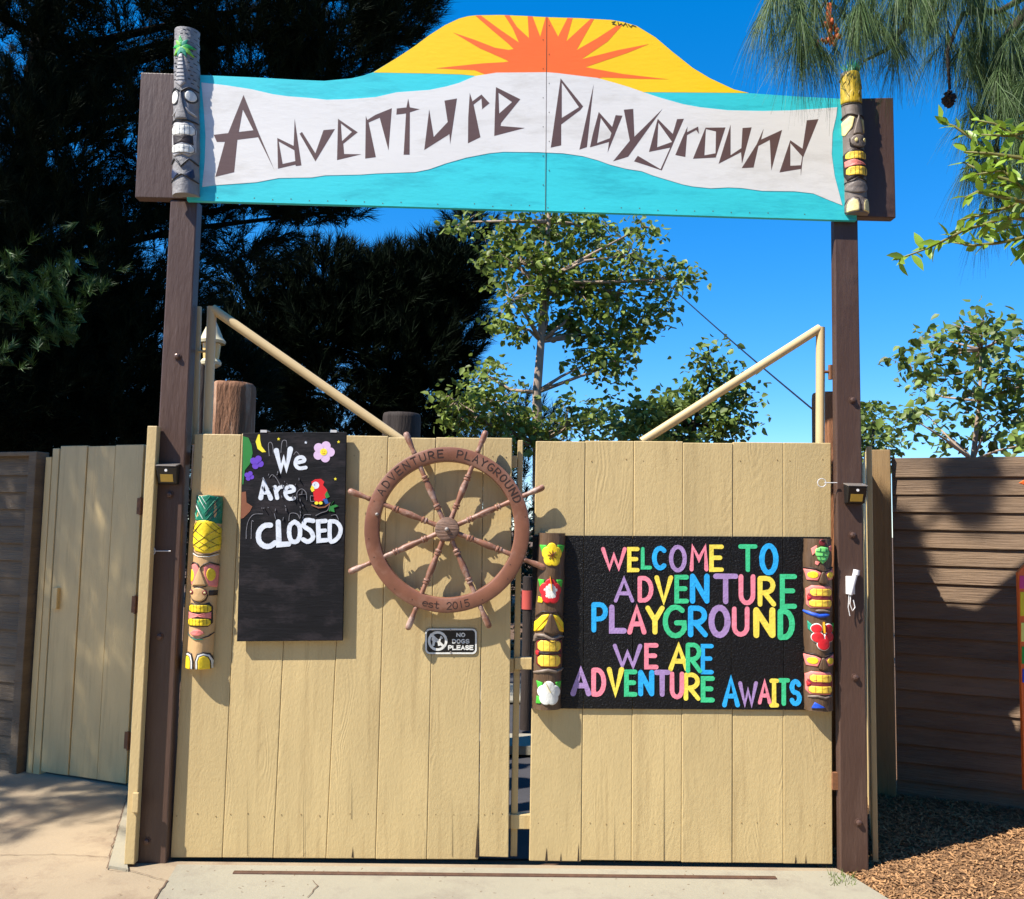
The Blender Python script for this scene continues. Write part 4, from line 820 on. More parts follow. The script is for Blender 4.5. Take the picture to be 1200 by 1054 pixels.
rows = [
 [(Z1, 'W', 355, 595, 90, 305, 36, 'p'), (Z1, 'E', 600, 715, 90, 325, 38, 'y'), (Z1, 'L', 728, 832, 90, 300, 34, 'g'), (Z1, 'C', 833, 975, 80, 308, 42, 'b'), (Z1, 'O', 992, 1158, 70, 328, 38, 'u'), (Z2, 'M', 65, 240, 72, 318, 36, 'p'), (Z2, 'E', 250, 385, 68, 322, 40, 'y')],
 [(Z2, 'T', 520, 700, 65, 325, 40, 'g'), (Z2, 'O', 718, 898, 55, 355, 48, 'b')],
 [(Z1, 'A', 475, 665, 375, 610, 34, 'u'), (Z1, 'D', 695, 845, 362, 610, 40, 'p'), (Z1, 'V', 855, 1030, 355, 622, 42, 'y'), (Z1, 'E', 1043, 1178, 352, 618, 42, 'g'), (Z2, 'N', 68, 250, 340, 620, 48, 'b'), (Z2, 'T', 285, 520, 340, 625, 48, 'u'), (Z2, 'U', 525, 680, 345, 635, 42, 'p'), (Z2, 'R', 703, 875, 362, 648, 44, 'y'), (Z2, 'E', 912, 1070, 345, 668, 44, 'g')],
 [(Z1, 'P', 265, 418, 608, 890, 44, 'b'), (Z1, 'L', 430, 595, 630, 900, 50, 'u'), (Z1, 'A', 600, 780, 640, 910, 44, 'p'), (Z1, 'Y', 770, 950, 640, 910, 46, 'y'), (Z1, 'G', 933, 1155, 630, 945, 46, 'g'), (Z2, 'R', 50, 235, 640, 935, 48, 'b'), (Z2, 'O', 242, 448, 632, 942, 54, 'u'), (Z2, 'U', 462, 625, 648, 930, 42, 'p'), (Z2, 'N', 662, 868, 655, 942, 56, 'y'), (Z2, 'D', 888, 1050, 668, 960, 50, 'g')],
 [(Z3, 'W', 465, 740, 118, 345, 38, 'u'), (Z3, 'E', 760, 893, 112, 355, 40, 'p')],
 [(Z3, 'A', 985, 1180, 118, 375, 44, 'y'), (Z4, 'R', 28, 180, 108, 392, 40, 'g'), (Z4, 'E', 170, 290, 120, 402, 38, 'b')],
 [(Z3, 'A', 68, 262, 340, 608, 48, 'u'), (Z3, 'D', 262, 402, 342, 612, 42, 'p'), (Z3, 'V', 408, 570, 335, 605, 46, 'y'), (Z3, 'E', 572, 695, 360, 612, 42, 'g'), (Z3, 'N', 703, 852, 362, 608, 46, 'b'), (Z3, 'T', 850, 1005, 362, 612, 46, 'u'), (Z3, 'U', 1000, 1132, 378, 635, 40, 'p'), (Z4, 'R', 10, 165, 388, 650, 40, 'y'), (Z4, 'E', 170, 300, 422, 665, 42, 'g')],
 [(Z4, 'A', 370, 535, 425, 712, 42, 'b'), (Z4, 'W', 520, 705, 468, 702, 36, 'u'), (Z4, 'A', 705, 832, 460, 685, 34, 'p'), (Z4, 'I', 808, 905, 445, 712, 38, 'y'), (Z4, 'T', 890, 1005, 440, 698, 40, 'g'), (Z4, 'S', 1000, 1115, 450, 700, 42, 'b')]]
kk = 0
for row in rows:
    for (zx, zy), ch, x0, x1, y0, y1, t, c in row:
        pw = Paint(WY, first=.0013 + (kk % 2) * .0005, step=.00015); kk += 1
        zz = zoomed(zx, zy, 8); h = t / 2
        for st in GLYPH[ch]:
            pts = [(x0 + h + p[0] * (x1 - x0 - t), y1 - h - p[1] * (y1 - y0 - t)) for p in st]
            pw.stroke(zz(pts), t / 8 * 1.02)
        pw.mb.build('letter', WC[ci[c]], wb)

# ================================================================== SHIP WHEEL
HY = -0.012
sc_ = (HY - CAM[1]) / F
c0 = P(524, 620.5, HY)
sw = thing('ship_wheel', 'brown wooden ship wheel with eight spokes engraved Adventure Playground', 'ship wheel', c0)
def pol(r, a, y=HY): return np.array([c0[0] + r * sc_ * math.sin(a), y, c0[2] + r * sc_ * math.cos(a)])
m = MB(); N = 96; prof = [(78.5, .006), (79.5, -.010), (81, -.013), (94, -.013), (95.8, -.010), (96.5, .006), (95.5, .012), (80, .012)]; vs = []; fs = []
for i in range(N):
    a = 2 * math.pi * i / N
    for r, yy in prof: vs.append(pol(r, a, HY + yy))
k = len(prof)
for i in range(N):
    for j in range(k): fs.append((i * k + j, i * k + (j + 1) % k, ((i + 1) % N) * k + (j + 1) % k, ((i + 1) % N) * k + j))
m.add(vs, [f[::-1] for f in fs]); m.build('rim', WHEEL, sw, smooth=True, auto=35)
m = MB(); vs = []; fs = []; hp = [(0, -.024), (11, -.024), (13.6, -.020), (14.3, -.006), (14.3, .016), (0, .016)]
for i in range(32):
    for r, yy in hp: vs.append(pol(r, 2 * math.pi * i / 32, HY + yy))
for i in range(32):
    for j in range(5): fs.append((i * 6 + j, ((i + 1) % 32) * 6 + j, ((i + 1) % 32) * 6 + j + 1, i * 6 + j + 1))
m.add(vs, fs); m.build('hub', HUBW, sw, smooth=True, auto=35)
m = MB(); c = pol(0, 0, HY - .024); m.tube([c, c + [0, -.016, 0], c + [0, -.02, 0]], [.010, .009, .004], 8); m.build('hub_bolt', BOLTW, sw, smooth=True)
m = MB(); c = pol(83, math.radians(-79), HY - .013); m.tube([c, c + [0, -.012, 0], c + [0, -.016, 0]], [.008, .007, .003], 10); m.build('rim_bolt', BOLTW, sw, smooth=True)
prof_sp = [(10, 3.4), (22, 3.0), (25, 2.9), (26.2, 4.4), (27.8, 4.4), (28.3, 3.1), (29.2, 3.1), (29.7, 4.5), (31.4, 4.5), (32, 3.1), (36, 3.2), (46, 4.3), (54, 4.3), (61, 3.3), (62, 4.4), (63.6, 4.4), (64.1, 3.0), (65, 3.0), (65.5, 4.3), (67.2, 4.3), (68, 2.8), (74, 3.0), (80, 3.2)]
prof_h = [(95, 2.6), (98, 3.4), (100, 2.8), (104, 2.9), (112, 3.9), (119, 4.1), (122.5, 3.6), (124, 1.8)]
for i in range(8):
    a = math.radians(20.3 + 45 * i)
    m = MB(); m.tube([pol(r, a) for r, _ in prof_sp], [w * sc_ * .93 for _, w in prof_sp], 12); sp_ = m.build('spoke', SPOKE, sw, smooth=True, auto=32)
    m = MB(); m.tube([pol(r, a) for r, _ in prof_h], [w * sc_ * .93 for _, w in prof_h], 12); m.build('handle', SPOKE, sw, smooth=True)
def arc_text(s, a0, a1, r, h, wd, lw, flip=False, ws=None):
    pt = Paint(HY - .013, first=.0006, step=.00003); n = len(s)
    for i, ch in enumerate(s):
        a = math.radians(a0 + (a1 - a0) * i / max(1, n - 1)); sgn = -1 if flip else 1
        o = pol(r, a); o = np.array([o[0], o[2]])
        ex = np.array([math.cos(a), -math.sin(a)]) * sgn; ey = np.array([math.sin(a), math.cos(a)]) * sgn
        w_ = wd * (.3 if ch == '1' else 1)
        for st in GLYPH[ch]:
            pt.wstroke([o + ex * (p[0] - .5) * w_ * sc_ + ey * (p[1] - .5) * h * sc_ for p in st], lw * sc_ / 2)
    return pt.mb
m1 = arc_text('ADVENTURE', -61.5, -6.5, 88.5, 8.6, 6.2, 1.25); m2 = arc_text('PLAYGROUND', 8.5, 65.5, 88.5, 8.6, 6.2, 1.25); m1.build('lettering', ENGRAVE, sw); m2.build('lettering', ENGRAVE, sw)
arc_text('est', 195, 186.5, 87.5, 8, 6.6, 1.0, True).build('lettering', ENGRAVE, sw); arc_text('2015', 177, 163.5, 88, 8.0, 5.2, 1.0, True).build('lettering', ENGRAVE, sw)
m = MB(); m.tube([pol(0, 0, HY + .016), pol(0, 0, GY)], .014, 12); m.build('mounting_spacer', DARKMETAL, sw)
for a in (-79, 100):
    m = MB(); m.tube([pol(87, math.radians(a), HY + .012), pol(87, math.radians(a), GY)], .009, 8); m.build('mounting_spacer', DARKMETAL, sw)
for a, r in ((-112, 90), (-98, 91), (-140, 91), (-155, 90), (152, 91), (128, 91), (118, 84), (80, 92), (-70, 91)):
    m = MB(); c = pol(r, math.radians(a), HY - .0132); m.tube([c, c + [0, -.0005, 0]], .0025, 6); m.build('screw_hole', ENGRAVE, sw)

# ================================================================== SMALL FITTINGS
for (px, py, lab) in ((199.5, 556, 'small black solar lamp fixed to the left brown gate post'), (999.5, 579, 'small black solar lamp fixed to the right brown gate post')):
    c = P(px, py, 0); t = thing('solar_lamp', lab, 'lamp', c, 'solar lamps on the gate posts')
    x, zc = c[0], c[2]
    m = MB(); m.hexa([(x - .04, -.032, zc - .042), (x + .04, -.032, zc - .042), (x + .04, 0, zc - .046), (x - .04, 0, zc - .046)], [(x - .043, -.058, zc + .030), (x + .043, -.058, zc + .030), (x + .043, 0, zc + .042), (x - .043, 0, zc + .042)]); m.build('housing', PLASTIC, t, bevel=.004)
    m = MB(); m.hexa([(x - .044, -.060, zc + .0305), (x + .044, -.060, zc + .0305), (x + .044, -.001, zc + .0425), (x - .044, -.001, zc + .0425)], [(x - .044, -.060, zc + .036), (x + .044, -.060, zc + .036), (x + .044, -.001, zc + .048), (x - .044, -.001, zc + .048)]); m.build('solar_panel', mat('solar_glass', (120, 112, 104), .25), t, bevel=.002)
    def ff(u, v, d=.0012):
        y0_, y1_ = -.032, -.058; return (x + u, y0_ + (y1_ - y0_) * v - d, zc - .042 + .072 * v)
    m = MB(); m.hexa([ff(-.027, .10), ff(.027, .10), ff(.027, .10, -.002), ff(-.027, .10, -.002)], [ff(-.027, .55), ff(.027, .55), ff(.027, .55, -.002), ff(-.027, .55, -.002)]); m.build('lamp_lens', SOLAR, t)
    m = MB(); m.tube([ff(0, .78, -.001), ff(0, .78, .004)], .006, 10); m.build('sensor', PVC, t)
t = thing('latch_holder', 'white plastic tube latch with a dangling wire on the right gate post', 'latch', P(999, 690, 0))
m = MB(); a, b = P(996, 697, -.02), P(1003, 670, -.02); m.tube([a, b], .011, 14); m.tube([P(1003, 674, -.02), P(1004, 668, -.02)], .014, 14); m.build('tube', PVC, t, smooth=True, auto=40)
m = MB(); c = P(996, 686, 0); m.box(c[0] - .02, c[0] + .02, -.008, 0, c[2] - .04, c[2] + .04); m.build('mount', PVC, t, bevel=.003)
m = MB(); m.tube([P(997, 697, -.02), P(996, 708, -.022), P(999, 716, -.02), P(1002, 712, -.02), P(1000, 703, -.02)], .0022, 6); m.tube([P(995, 697, -.02), P(994, 712, -.02), P(996, 722, -.018)], .0018, 6); m.build('wire', PVC, t)
for (xa, ya, xb, yb, lab) in ((180, 646, 200, 646, 'thin steel hook and eye by the left gate post'), (966, 566, 981, 566, 'thin steel hook and eye at the right gate top corner')):
    m = MB(); m.tube([P(xa, ya, -.012), P(xb, yb, -.012)], .0025, 6)
    m.tube([P(xa + 5 * math.cos(i * .6283) - 3, ya + 5 * math.sin(i * .6283), -.012) for i in range(11)], .0022, 6)
    tag(m.build('hook_eye', STEEL), lab, 'hook', 'hook and eye fasteners')

# ================================================================== SIDE FENCES
def vpanel(mb, A, B, z0, z1, n, th, jit=.012, gap=.004):
    """vertical boards along ground line A->B; th thick, away from the left of A->B"""
    A = np.array(A, float); B = np.array(B, float); d = (B - A) / np.linalg.norm(B - A); L = np.linalg.norm(B - A); nn = np.array([-d[1], d[0]]) * th
    for i in range(n):
        a = A + d * (L * i / n + gap / 2); b = A + d * (L * (i + 1) / n - gap / 2); j = random.uniform(-jit, jit); o = nn * random.uniform(-.15, .15)
        q = [(*(a + o), z0), (*(b + o), z0), (*(b + nn + o), z0), (*(a + nn + o), z0)]
        mb.hexa(q, [(x, y, z1 + j) for x, y, _ in q])
def hpanel(mb, A, B, z0, z1, n, th, overlap=.0):
    A = np.array(A, float); B = np.array(B, float); d = (B - A) / np.linalg.norm(B - A); nn = np.array([-d[1], d[0]])
    for i in range(n):
        za = z0 + (z1 - z0) * i / n - (.006 if i else 0); zb = z0 + (z1 - z0) * (i + 1) / n + .004; o = random.uniform(-.002, .002)
        f0 = nn * (-.014 + o); f1_ = nn * (0.0 + o); bk = nn * th
        q0 = [(*(A + f0), za), (*(B + f0), za), (*(B + bk), za), (*(A + bk), za)]; q1 = [(*(A + f1_), zb), (*(B + f1_), zb), (*(B + bk), zb), (*(A + bk), zb)]
        mb.hexa(q0, q1)
LPA, LPB = (-1.578, -0.035), (-2.00, 1.055)
t = thing('side_fence_panel', 'narrow tan plank panel seen edge on, left of the left gate post', 'fence panel', (LPA[0], LPA[1], 0), 'tan side panels of the gateway')
m = MB(); vpanel(m, LPB, LPA, .015, 1.845, 8, .022); m.build('plank_panel', TAN, t, bevel=.003)
m = MB(); c = np.array(LPA); m.box(c[0] - .012, c[0] + .03, c[1] - .014, c[1] + .03, .012, 1.852); m.build('edge_trim', TAN, t, bevel=.003)
m = MB(); q = P(157, 946, -.05); m.box(q[0] - .005, q[0] + .02, -.06, -.049, q[2] - .02, q[2] + .06); m.build('latch_keeper', TAN, t, bevel=.002)
RPA, RPB = (1.628, 0.05), (2.055, 1.12)
t = thing('side_fence_panel', 'tan plank panel in shade beside the mulch bed, right of the right gate post', 'fence panel', (RPA[0], RPA[1], 0), 'tan side panels of the gateway')
m = MB(); vpanel(m, RPA, RPB, .015, 1.845, 8, .022, .015, .008); m.build('plank_panel', TAN, t, bevel=.003)
m = MB(); m.box(1.545, 1.60, .15, .19, .02, 1.80); m.box(1.56, 1.605, .10, .145, 0.86, 1.80); m.box(1.545, 1.60, .146, .149, 0.02, .2); m.build('jamb_board', TAN, t, bevel=.003)
# left door
DR, DL = np.array((-2.035, 1.075)), np.array((-2.60, 1.30))
t = thing('side_door', 'tan plank side door with rusty hinges in dappled shade at the left', 'door', (*DL, 0))
dtop = 1.86
m = MB(); vpanel(m, DL, DR, .02, dtop, 3, .02, .004, .003); m.build('plank_panel', TAN, t, bevel=.003)
dd = (DR - DL) / np.linalg.norm(DR - DL)
m = MB(); a = DL - dd * .012; b = DL - dd * .075
for (p0, p1, zt) in ((a, a - dd * .05, dtop - .01), (a - dd * .055, a - dd * .10, dtop - .06)):
    nn = np.array([-dd[1], dd[0]]) * .05; q = [(*p1, .0), (*p0, .0), (*(p0 + nn), .0), (*(p1 + nn), .0)]; m.hexa(q, [(x, y, zt) for x, y, _ in q])
m.build('frame', TAN, t, bevel=.003)
m = MB(); a = DR + dd * .012; nn = np.array([-dd[1], dd[0]]) * .05
q = [(*a, .0), (*(a + dd * .05), .0), (*(a + dd * .05 + nn), .0), (*(a + nn), .0)]; m.hexa(q, [(x, y, dtop) for x, y, _ in q]); m.build('frame', TAN, t, bevel=.003)
for zz_ in (0.25, 0.98, 1.52):
    m = MB(); a = DR + dd * .006; nv_ = np.array([dd[1], -dd[0]])
    m.tube([(*(a + nv_ * .008), zz_ - .05), (*(a + nv_ * .008), zz_ + .05)], .007, 8)
    for sgn in (-1, 1):
        p0 = a + nv_ * .004; p1 = a + dd * sgn * .03 + nv_ * .004; bk = -nv_ * .002; q = [(*p0, zz_ - .045), (*p1, zz_ - .045), (*(p1 + bk), zz_ - .045), (*(p0 + bk), zz_ - .045)]; m.hexa(q, [(x, y, zz_ + .045) for x, y, _ in q])
    m.build('hinge', RUST, t)
m = MB(); a = DL + dd * .025; nv_ = np.array([dd[1], -dd[0]]) * .025; q = [(*a, .93), (*(a + dd * .04), .93), (*(a + dd * .04 + nv_), .93), (*(a + nv_), .93)]; m.hexa(q, [(x, y, 1.05) for x, y, _ in q]); m.build('latch', TAN, t, bevel=.003)
# left weathered fence
FA = DL - dd * .14; FB = FA - dd * 4.2
t = thing('plank_fence', 'grey weathered horizontal plank fence in shade at the left edge', 'fence', (*FA, 0))
m = MB(); hpanel(m, FB, FA - dd * .06, .0, 1.80, 18, .02); m.build('plank_panel', GREYWOOD, t)
m = MB(); nn = np.array([dd[1], -dd[0]])
def post_at(m, c, w, d_, dirx, z1):
    n_ = np.array([-dirx[1], dirx[0]]); q = [(*(c - n_ * d_ / 2), 0), (*(c + dirx * w - n_ * d_ / 2), 0), (*(c + dirx * w + n_ * d_ / 2), 0), (*(c + n_ * d_ / 2), 0)]; m.hexa(q, [(x, y, z1) for x, y, _ in q])
post_at(m, FA - dd * .055, .06, .09, dd, 1.83); m.build('fence_post', GREYWOOD, t, bevel=.004)
m = MB(); post_at(m, FB, 4.15, .09, dd, 1.83); m.v = [(x, y, z_ if z_ > .5 else 1.805) for x, y, z_ in m.v]; m.build('cap_rail', GREYWOOD, t, bevel=.004)
# right fence
RA = np.array((2.19, 1.10)); RB = np.array((3.9, 0.28)); rd = (RB - RA) / np.linalg.norm(RB - RA)
t = thing('plank_fence', 'brown horizontal plank fence with dark shadows behind the mulch bed at the right', 'fence', (*RA, 0))
m = MB(); hpanel(m, RA, RB, .0, 1.87, 19, .02); m.build('plank_panel', BROWNWOOD, t)
m = MB(); post_at(m, RA - rd * .135, .13, .10, rd, 1.92); m.build('fence_post', POSTWOOD, t, bevel=.004)
# bright sign board at the right edge, on the fence
q = P(1193.5, 780, 0.62); bxx = q[0]
t = thing('painted_plank_sign', 'tall orange pointed plank with colourful painted blocks at the right edge of the photo', 'sign', (bxx, .62, .3))
m = MB(); x0 = bxx; zt = P(1194, 664, .62)[2]; zb = P(1196, 925, .62)[2]
m.prism([[(x0, zb), (x0 + .15, zb), (x0 + .15, zt - .03), (x0 + .075, zt + .05), (x0, zt - .03)]], .60, .62); m.build('plank', ORANGE, t, bevel=.002)
for nm_, cc, y0_, y1_ in (('pink_block', (230, 60, 130), 675, 690), ('yellow_block', (250, 225, 40), 694, 722), ('lemon_block', (255, 250, 120), 730, 752), ('green_block', (40, 170, 60), 758, 778), ('blue_block', (30, 80, 200), 784, 800)):
    za_, zb_ = P(1197, y0_, .6)[2], P(1197, y1_, .6)[2]; m = MB(); m.prism([[(x0 + .005, zb_), (x0 + .140, zb_), (x0 + .140, za_), (x0 + .008, za_)]], .597, .6005); m.build(nm_, solid(nm_ + '_paint', cc), t)
q = P(1196, 564, .75); m = MB(); m.prism([[(q[0] - .008, q[2] - .01), (q[0] + .10, q[2] - .05), (q[0] + .10, q[2] + .05)]], .74, .755)
tag(m.build('orange_pointer', ORANGE), 'small orange wooden pointer tip on the fence at the right edge', 'pointer')

# ================================================================== THINGS BEHIND THE GATE
def pile(name, label, px0, px1, pytop, Y, material, group=None, sq=False):
    a, b = P(px0, pytop, Y), P(px1, pytop, Y); r = (b[0] - a[0]) / 2; c = (a + b) / 2; zt = c[2]
    m = MB(); n = 26; rs = np.random.default_rng(int(px0)); wob = 1 + rs.normal(0, .03, n); vs = []; fs = []
    rings = [(0, 1.06), (zt * .5, 1.02), (zt - .03, 1.0), (zt - .008, .97), (zt, .90), (zt, 0.0)]
    for z_, k_ in rings:
        for i in range(n): vs.append((c[0] + r * k_ * wob[i] * math.cos(6.2832 * i / n), Y + r * k_ * wob[i] * math.sin(6.2832 * i / n), z_))
    for i in range(len(rings) - 1):
        for j in range(n): fs.append((i * n + j, i * n + (j + 1) % n, (i + 1) * n + (j + 1) % n, (i + 1) * n + j))
    m.add(vs, fs); o = m.build(name, material, smooth=True, auto=40); tag(o, label, 'piling', group); return o
pile('log_piling', 'thick reddish-brown log piling standing behind the left gate', 247, 299, 450, .55, LOG)
pile('log_piling', 'dark log piling behind the top middle of the left gate', 448, 493, 485, 1.6, DARKWOOD)
pile('log_piling', 'slender brown log piling behind the right gate hinge pipe', 953, 985, 461, .36, mat('brown_log', (150, 98, 62), .8, .3, 8, (2, 2, .2), .9, 40, (2, 2, .2), .01))
pile('log_piling', 'dark slender piling carrying the cream lantern', 231, 247, 426, .8, DARKWOOD)
c = P(247, 428, .8); t = thing('post_lantern', 'cream bell-shaped lantern behind the left gate hinge pipe', 'lantern', c)
m = MB()
def lathe(m, c, prof, n=18):
    vs = [(c[0] + r * math.cos(6.2832 * i / n), c[1] + r * math.sin(6.2832 * i / n), c[2] + z_) for r, z_ in prof for i in range(n)]
    m.add(vs, [(i * n + j, i * n + (j + 1) % n, (i + 1) * n + (j + 1) % n, (i + 1) * n + j) for i in range(len(prof) - 1) for j in range(n)])
CRE = solid('lantern_cream', (205, 195, 160))
lathe(m, c, [(.068, .115), (.072, .13), (.055, .15), (.05, .165), (.035, .20), (.018, .235), (.012, .25), (.018, .262), (.012, .285), (0.0005, .29)]); m.build('cap', CRE, t, smooth=True, auto=40)
m = MB(); lathe(m, c, [(.040, .03), (.048, .113)]); m.build('lamp_glass', mat('amber_glass', (215, 175, 100), .2), t, smooth=True)
m = MB(); lathe(m, c, [(.02, -.02), (.052, .0), (.055, .015), (.045, .03), (0.0005, .03)]); m.build('base', CRE, t, smooth=True, auto=40)
# dark slatted post with a red band seen in the gap between the gate leaves
c = P(618, 745, 2.6); m = MB(); m.tube([(c[0], 2.6, 0), (c[0] + .005, 2.6, .7), (c[0], 2.6, P(618, 676, 2.6)[2])], [.045, .042, .04], 12); t = thing('painted_pole', 'dark wooden pole with a faded red band seen in the gap between the gates', 'pole', (c[0], 2.6, 0)); m.build('pole', DARKWOOD, t, smooth=True, auto=40)
z0_, z1_ = P(618, 714, 2.6)[2], P(618, 692, 2.6)[2]; m = MB(); m.tube([(c[0], 2.6, z0_), (c[0], 2.6, z1_)], .045, 12); m.build('red_band', solid('faded_red', (190, 84, 74)), t, smooth=True, auto=40)
# overhead cable
pa_, pb_ = P(690, 238, 9.0), P(984, 506, .6); m = MB(); pts = []
for i in range(21):
    k_ = i / 20; p_ = pa_ + (pb_ - pa_) * k_; p_[2] -= .25 * 4 * k_ * (1 - k_) * .35; pts.append(p_)
m.tube(pts, .005, 6); m.tube([pts[0], pts[0] + (pts[0] - pts[2]) * 4], .005, 6)
tag(m.build('overhead_cable', PLASTIC), 'thin dark cable slanting down across the sky behind the gate', 'cable')

# ================================================================== VEGETATION
def needles(centers, axes, per, ln, wd, spread, twig, seed, curve=0.0, seg=1):
    rng = np.random.default_rng(seed); n = len(centers)
    ax = norm(np.asarray(axes, float)); C = np.repeat(np.asarray(centers, float), per, 0); A = np.repeat(ax, per, 0); N = len(C)
    t = rng.random((N, 1)); base = C + A * (t - .4) * twig
    rd_ = norm(rng.normal(size=(N, 3))); d = norm(A * (0.75 - .2 * t + .35 * t) + rd_ * spread)
    l = (ln * (0.7 + .5 * rng.random((N, 1)))); s = norm(np.cross(d, norm(rng.normal(size=(N, 3))))) * wd * .5
    if seg == 1:
        v = np.concatenate([base - s, base + s, base + d * l], 0); i = np.arange(N); return v, np.stack([i, i + N, i + 2 * N], 1)
    g_ = np.array([[0, 0, -1.0]]); vs = []
    for k_ in range(seg + 1):
        q_ = k_ / seg; p_ = base + d * l * q_ + g_ * curve * l * q_ * q_; w_ = s * (1 - .75 * q_); vs += [p_ - w_, p_ + w_]
    v = np.concatenate(vs, 0); i = np.arange(N)
    f = np.concatenate([np.stack([i + 2 * k_ * N, i + (2 * k_ + 1) * N, i + (2 * k_ + 3) * N, i + (2 * k_ + 2) * N], 1) for k_ in range(seg)], 0)
    return v, f
def blob(c, r, n, rng, shell=.45):
    d = norm(rng.normal(size=(n, 3))); rad = (shell + (1 - shell) * rng.random((n, 1))) ** (1 / 1.5); return np.asarray(c) + d * rad * np.asarray(r), d
def merge(parts):
    V = []; Fc = []; o = 0
    for v, f in parts: V.append(v); Fc.append(f + o); o += len(v)
    return np.concatenate(V, 0), np.concatenate(Fc, 0)
def pine(name, label, base, top, blobs, per, ln, wd, seed, lit_tufts=None, material=NEEDLE, group='dark pines behind the gate'):
    rng = np.random.default_rng(seed); t = thing(name, label, 'tree', base, group)
    m = MB(); b = np.array(base, float); tp = np.array(top, float)
    m.tube([b, b + (tp - b) * .5 + [.08, 0, 0], tp], [.22, .15, .03], 10); m.build('trunk', PBARK, t, smooth=True)
    m = MB()
    parts = []
    for (c, r, n) in blobs:
        cen, d = blob(c, r, n, rng); ax = d * np.array([1, 1, .5]) + np.array([0, 0, .7]) + rng.normal(0, .25, (n, 3))
        parts.append(needles(cen, ax, per, ln, wd, .55, .28, int(rng.integers(1e6))))
        h = np.clip((c[2] - b[2]) / (tp[2] - b[2]) - .08, .1, .95); a = b + (tp - b) * h
        m.tube([a, (a + np.array(c)) / 2 + [0, 0, .1], c], [.05, .03, .01], 6)
    m.build('limb', PBARK, t, smooth=True)
    v, f = merge(parts); fast_mesh('foliage', v, f, material, t)
    if lit_tufts:
        cen = np.concatenate([blob(c, r, n, rng)[0] for c, r, n in lit_tufts]); v, f = needles(cen, rng.normal(0, .4, (len(cen), 3)) + [0, -.5, .5], 34, .105, .006, .55, .10, seed + 3); fast_mesh('sunlit_tufts', v, f, SUNLIT, t)  # tufts coloured as if the sun reached them
    return t
def PB(px, py, Y, rpx, ry=None, n=100, sq=1.0):
    c = P(px, py, Y); s = (Y - CAM[1]) / F; return (c, (rpx * s, ry or rpx * s * .8, rpx * s * sq), n)
# big dark pine on the left: visible mass, plus its upper storey above the frame that shades it and the side door
vis = [PB(30, 400, 5.6, 110, n=300), PB(150, 410, 5.8, 110, n=300), PB(-40, 480, 5.0, 120, n=260), PB(240, 470, 5.8, 80, n=240), PB(90, 480, 5.2, 100, n=300), PB(40, 60, 4.6, 110, n=330), PB(150, 40, 4.8, 110, n=330), PB(270, 30, 5.0, 100, n=300), PB(380, 30, 5.0, 85, n=260), PB(455, 20, 5.0, 50, n=110), PB(470, -10, 5.0, 55, n=100),
       PB(30, 190, 4.4, 110, n=330), PB(120, 180, 4.8, 110, n=320), PB(300, 110, 5.2, 100, n=260), PB(400, 90, 5.3, 70, n=150), PB(60, 320, 4.4, 110, n=330), PB(160, 330, 4.8, 95, n=200), PB(30, 440, 4.4, 110, n=320), PB(140, 450, 4.8, 110, n=300),
       PB(280, 240, 5.3, 90, n=230), PB(355, 232, 5.3, 55, n=130, sq=.6), PB(405, 246, 5.3, 26, n=20, sq=.5), PB(230, 200, 5.3, 80, n=160), PB(-60, 250, 4.2, 120, n=250), PB(-60, 420, 4.2, 120, n=250)]
hid = [((-5.3, -.42, 5.4), (.9, .42, .35), 440), ((-6.25, -1.08, 5.5), (.55, .36, .25), 130), ((-6.0, -1.62, 5.6), (.5, .13, .15), 16), ((-6.9, -.4, 5.5), (1.0, .6, .4), 260), ((-6.3, .5, 5.6), (1.3, .7, .6), 160), ((-7.2, 2.0, 6.5), (1.8, 1.5, 1.0), 110), ((-5.6, 2.4, 7.6), (1.8, 1.4, .9), 380), ((-3.8, 2.6, 8.2), (1.8, 1.0, .9), 420), ((-6.5, 3.2, 8.8), (2, 1.6, 1), 300), ((-8.2, 2.4, 5.0), (1.5, 1.5, 1.5), 260), ((-4.4, 2.8, 9.0), (1.5, .9, .8), 300), ((-7.6, 3.6, 7.2), (2, 1.6, 1), 260)]
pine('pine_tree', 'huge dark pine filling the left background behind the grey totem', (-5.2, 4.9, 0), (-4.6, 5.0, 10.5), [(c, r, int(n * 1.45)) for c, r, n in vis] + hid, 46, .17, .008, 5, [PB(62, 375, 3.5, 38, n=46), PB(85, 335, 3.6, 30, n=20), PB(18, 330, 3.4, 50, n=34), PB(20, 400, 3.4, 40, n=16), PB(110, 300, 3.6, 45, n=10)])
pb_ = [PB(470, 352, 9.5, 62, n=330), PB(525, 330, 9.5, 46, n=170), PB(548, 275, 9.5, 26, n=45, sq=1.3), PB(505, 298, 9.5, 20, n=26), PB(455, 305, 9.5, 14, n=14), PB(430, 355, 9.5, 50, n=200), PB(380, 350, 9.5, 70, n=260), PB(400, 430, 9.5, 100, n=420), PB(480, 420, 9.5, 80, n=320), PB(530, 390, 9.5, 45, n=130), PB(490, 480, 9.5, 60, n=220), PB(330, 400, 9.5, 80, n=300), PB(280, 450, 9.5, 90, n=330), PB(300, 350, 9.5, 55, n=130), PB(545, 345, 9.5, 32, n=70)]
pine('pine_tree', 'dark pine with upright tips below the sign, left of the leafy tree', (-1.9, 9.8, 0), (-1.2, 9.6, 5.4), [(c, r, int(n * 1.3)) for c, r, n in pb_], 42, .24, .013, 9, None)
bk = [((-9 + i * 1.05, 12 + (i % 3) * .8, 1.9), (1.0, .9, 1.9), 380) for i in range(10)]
pine('pine_tree', 'low dark pine mass behind the left gate and log piling', (-4, 11.4, 0), (-4, 11.4, 3.2), bk, 40, .24, .013, 12, None)

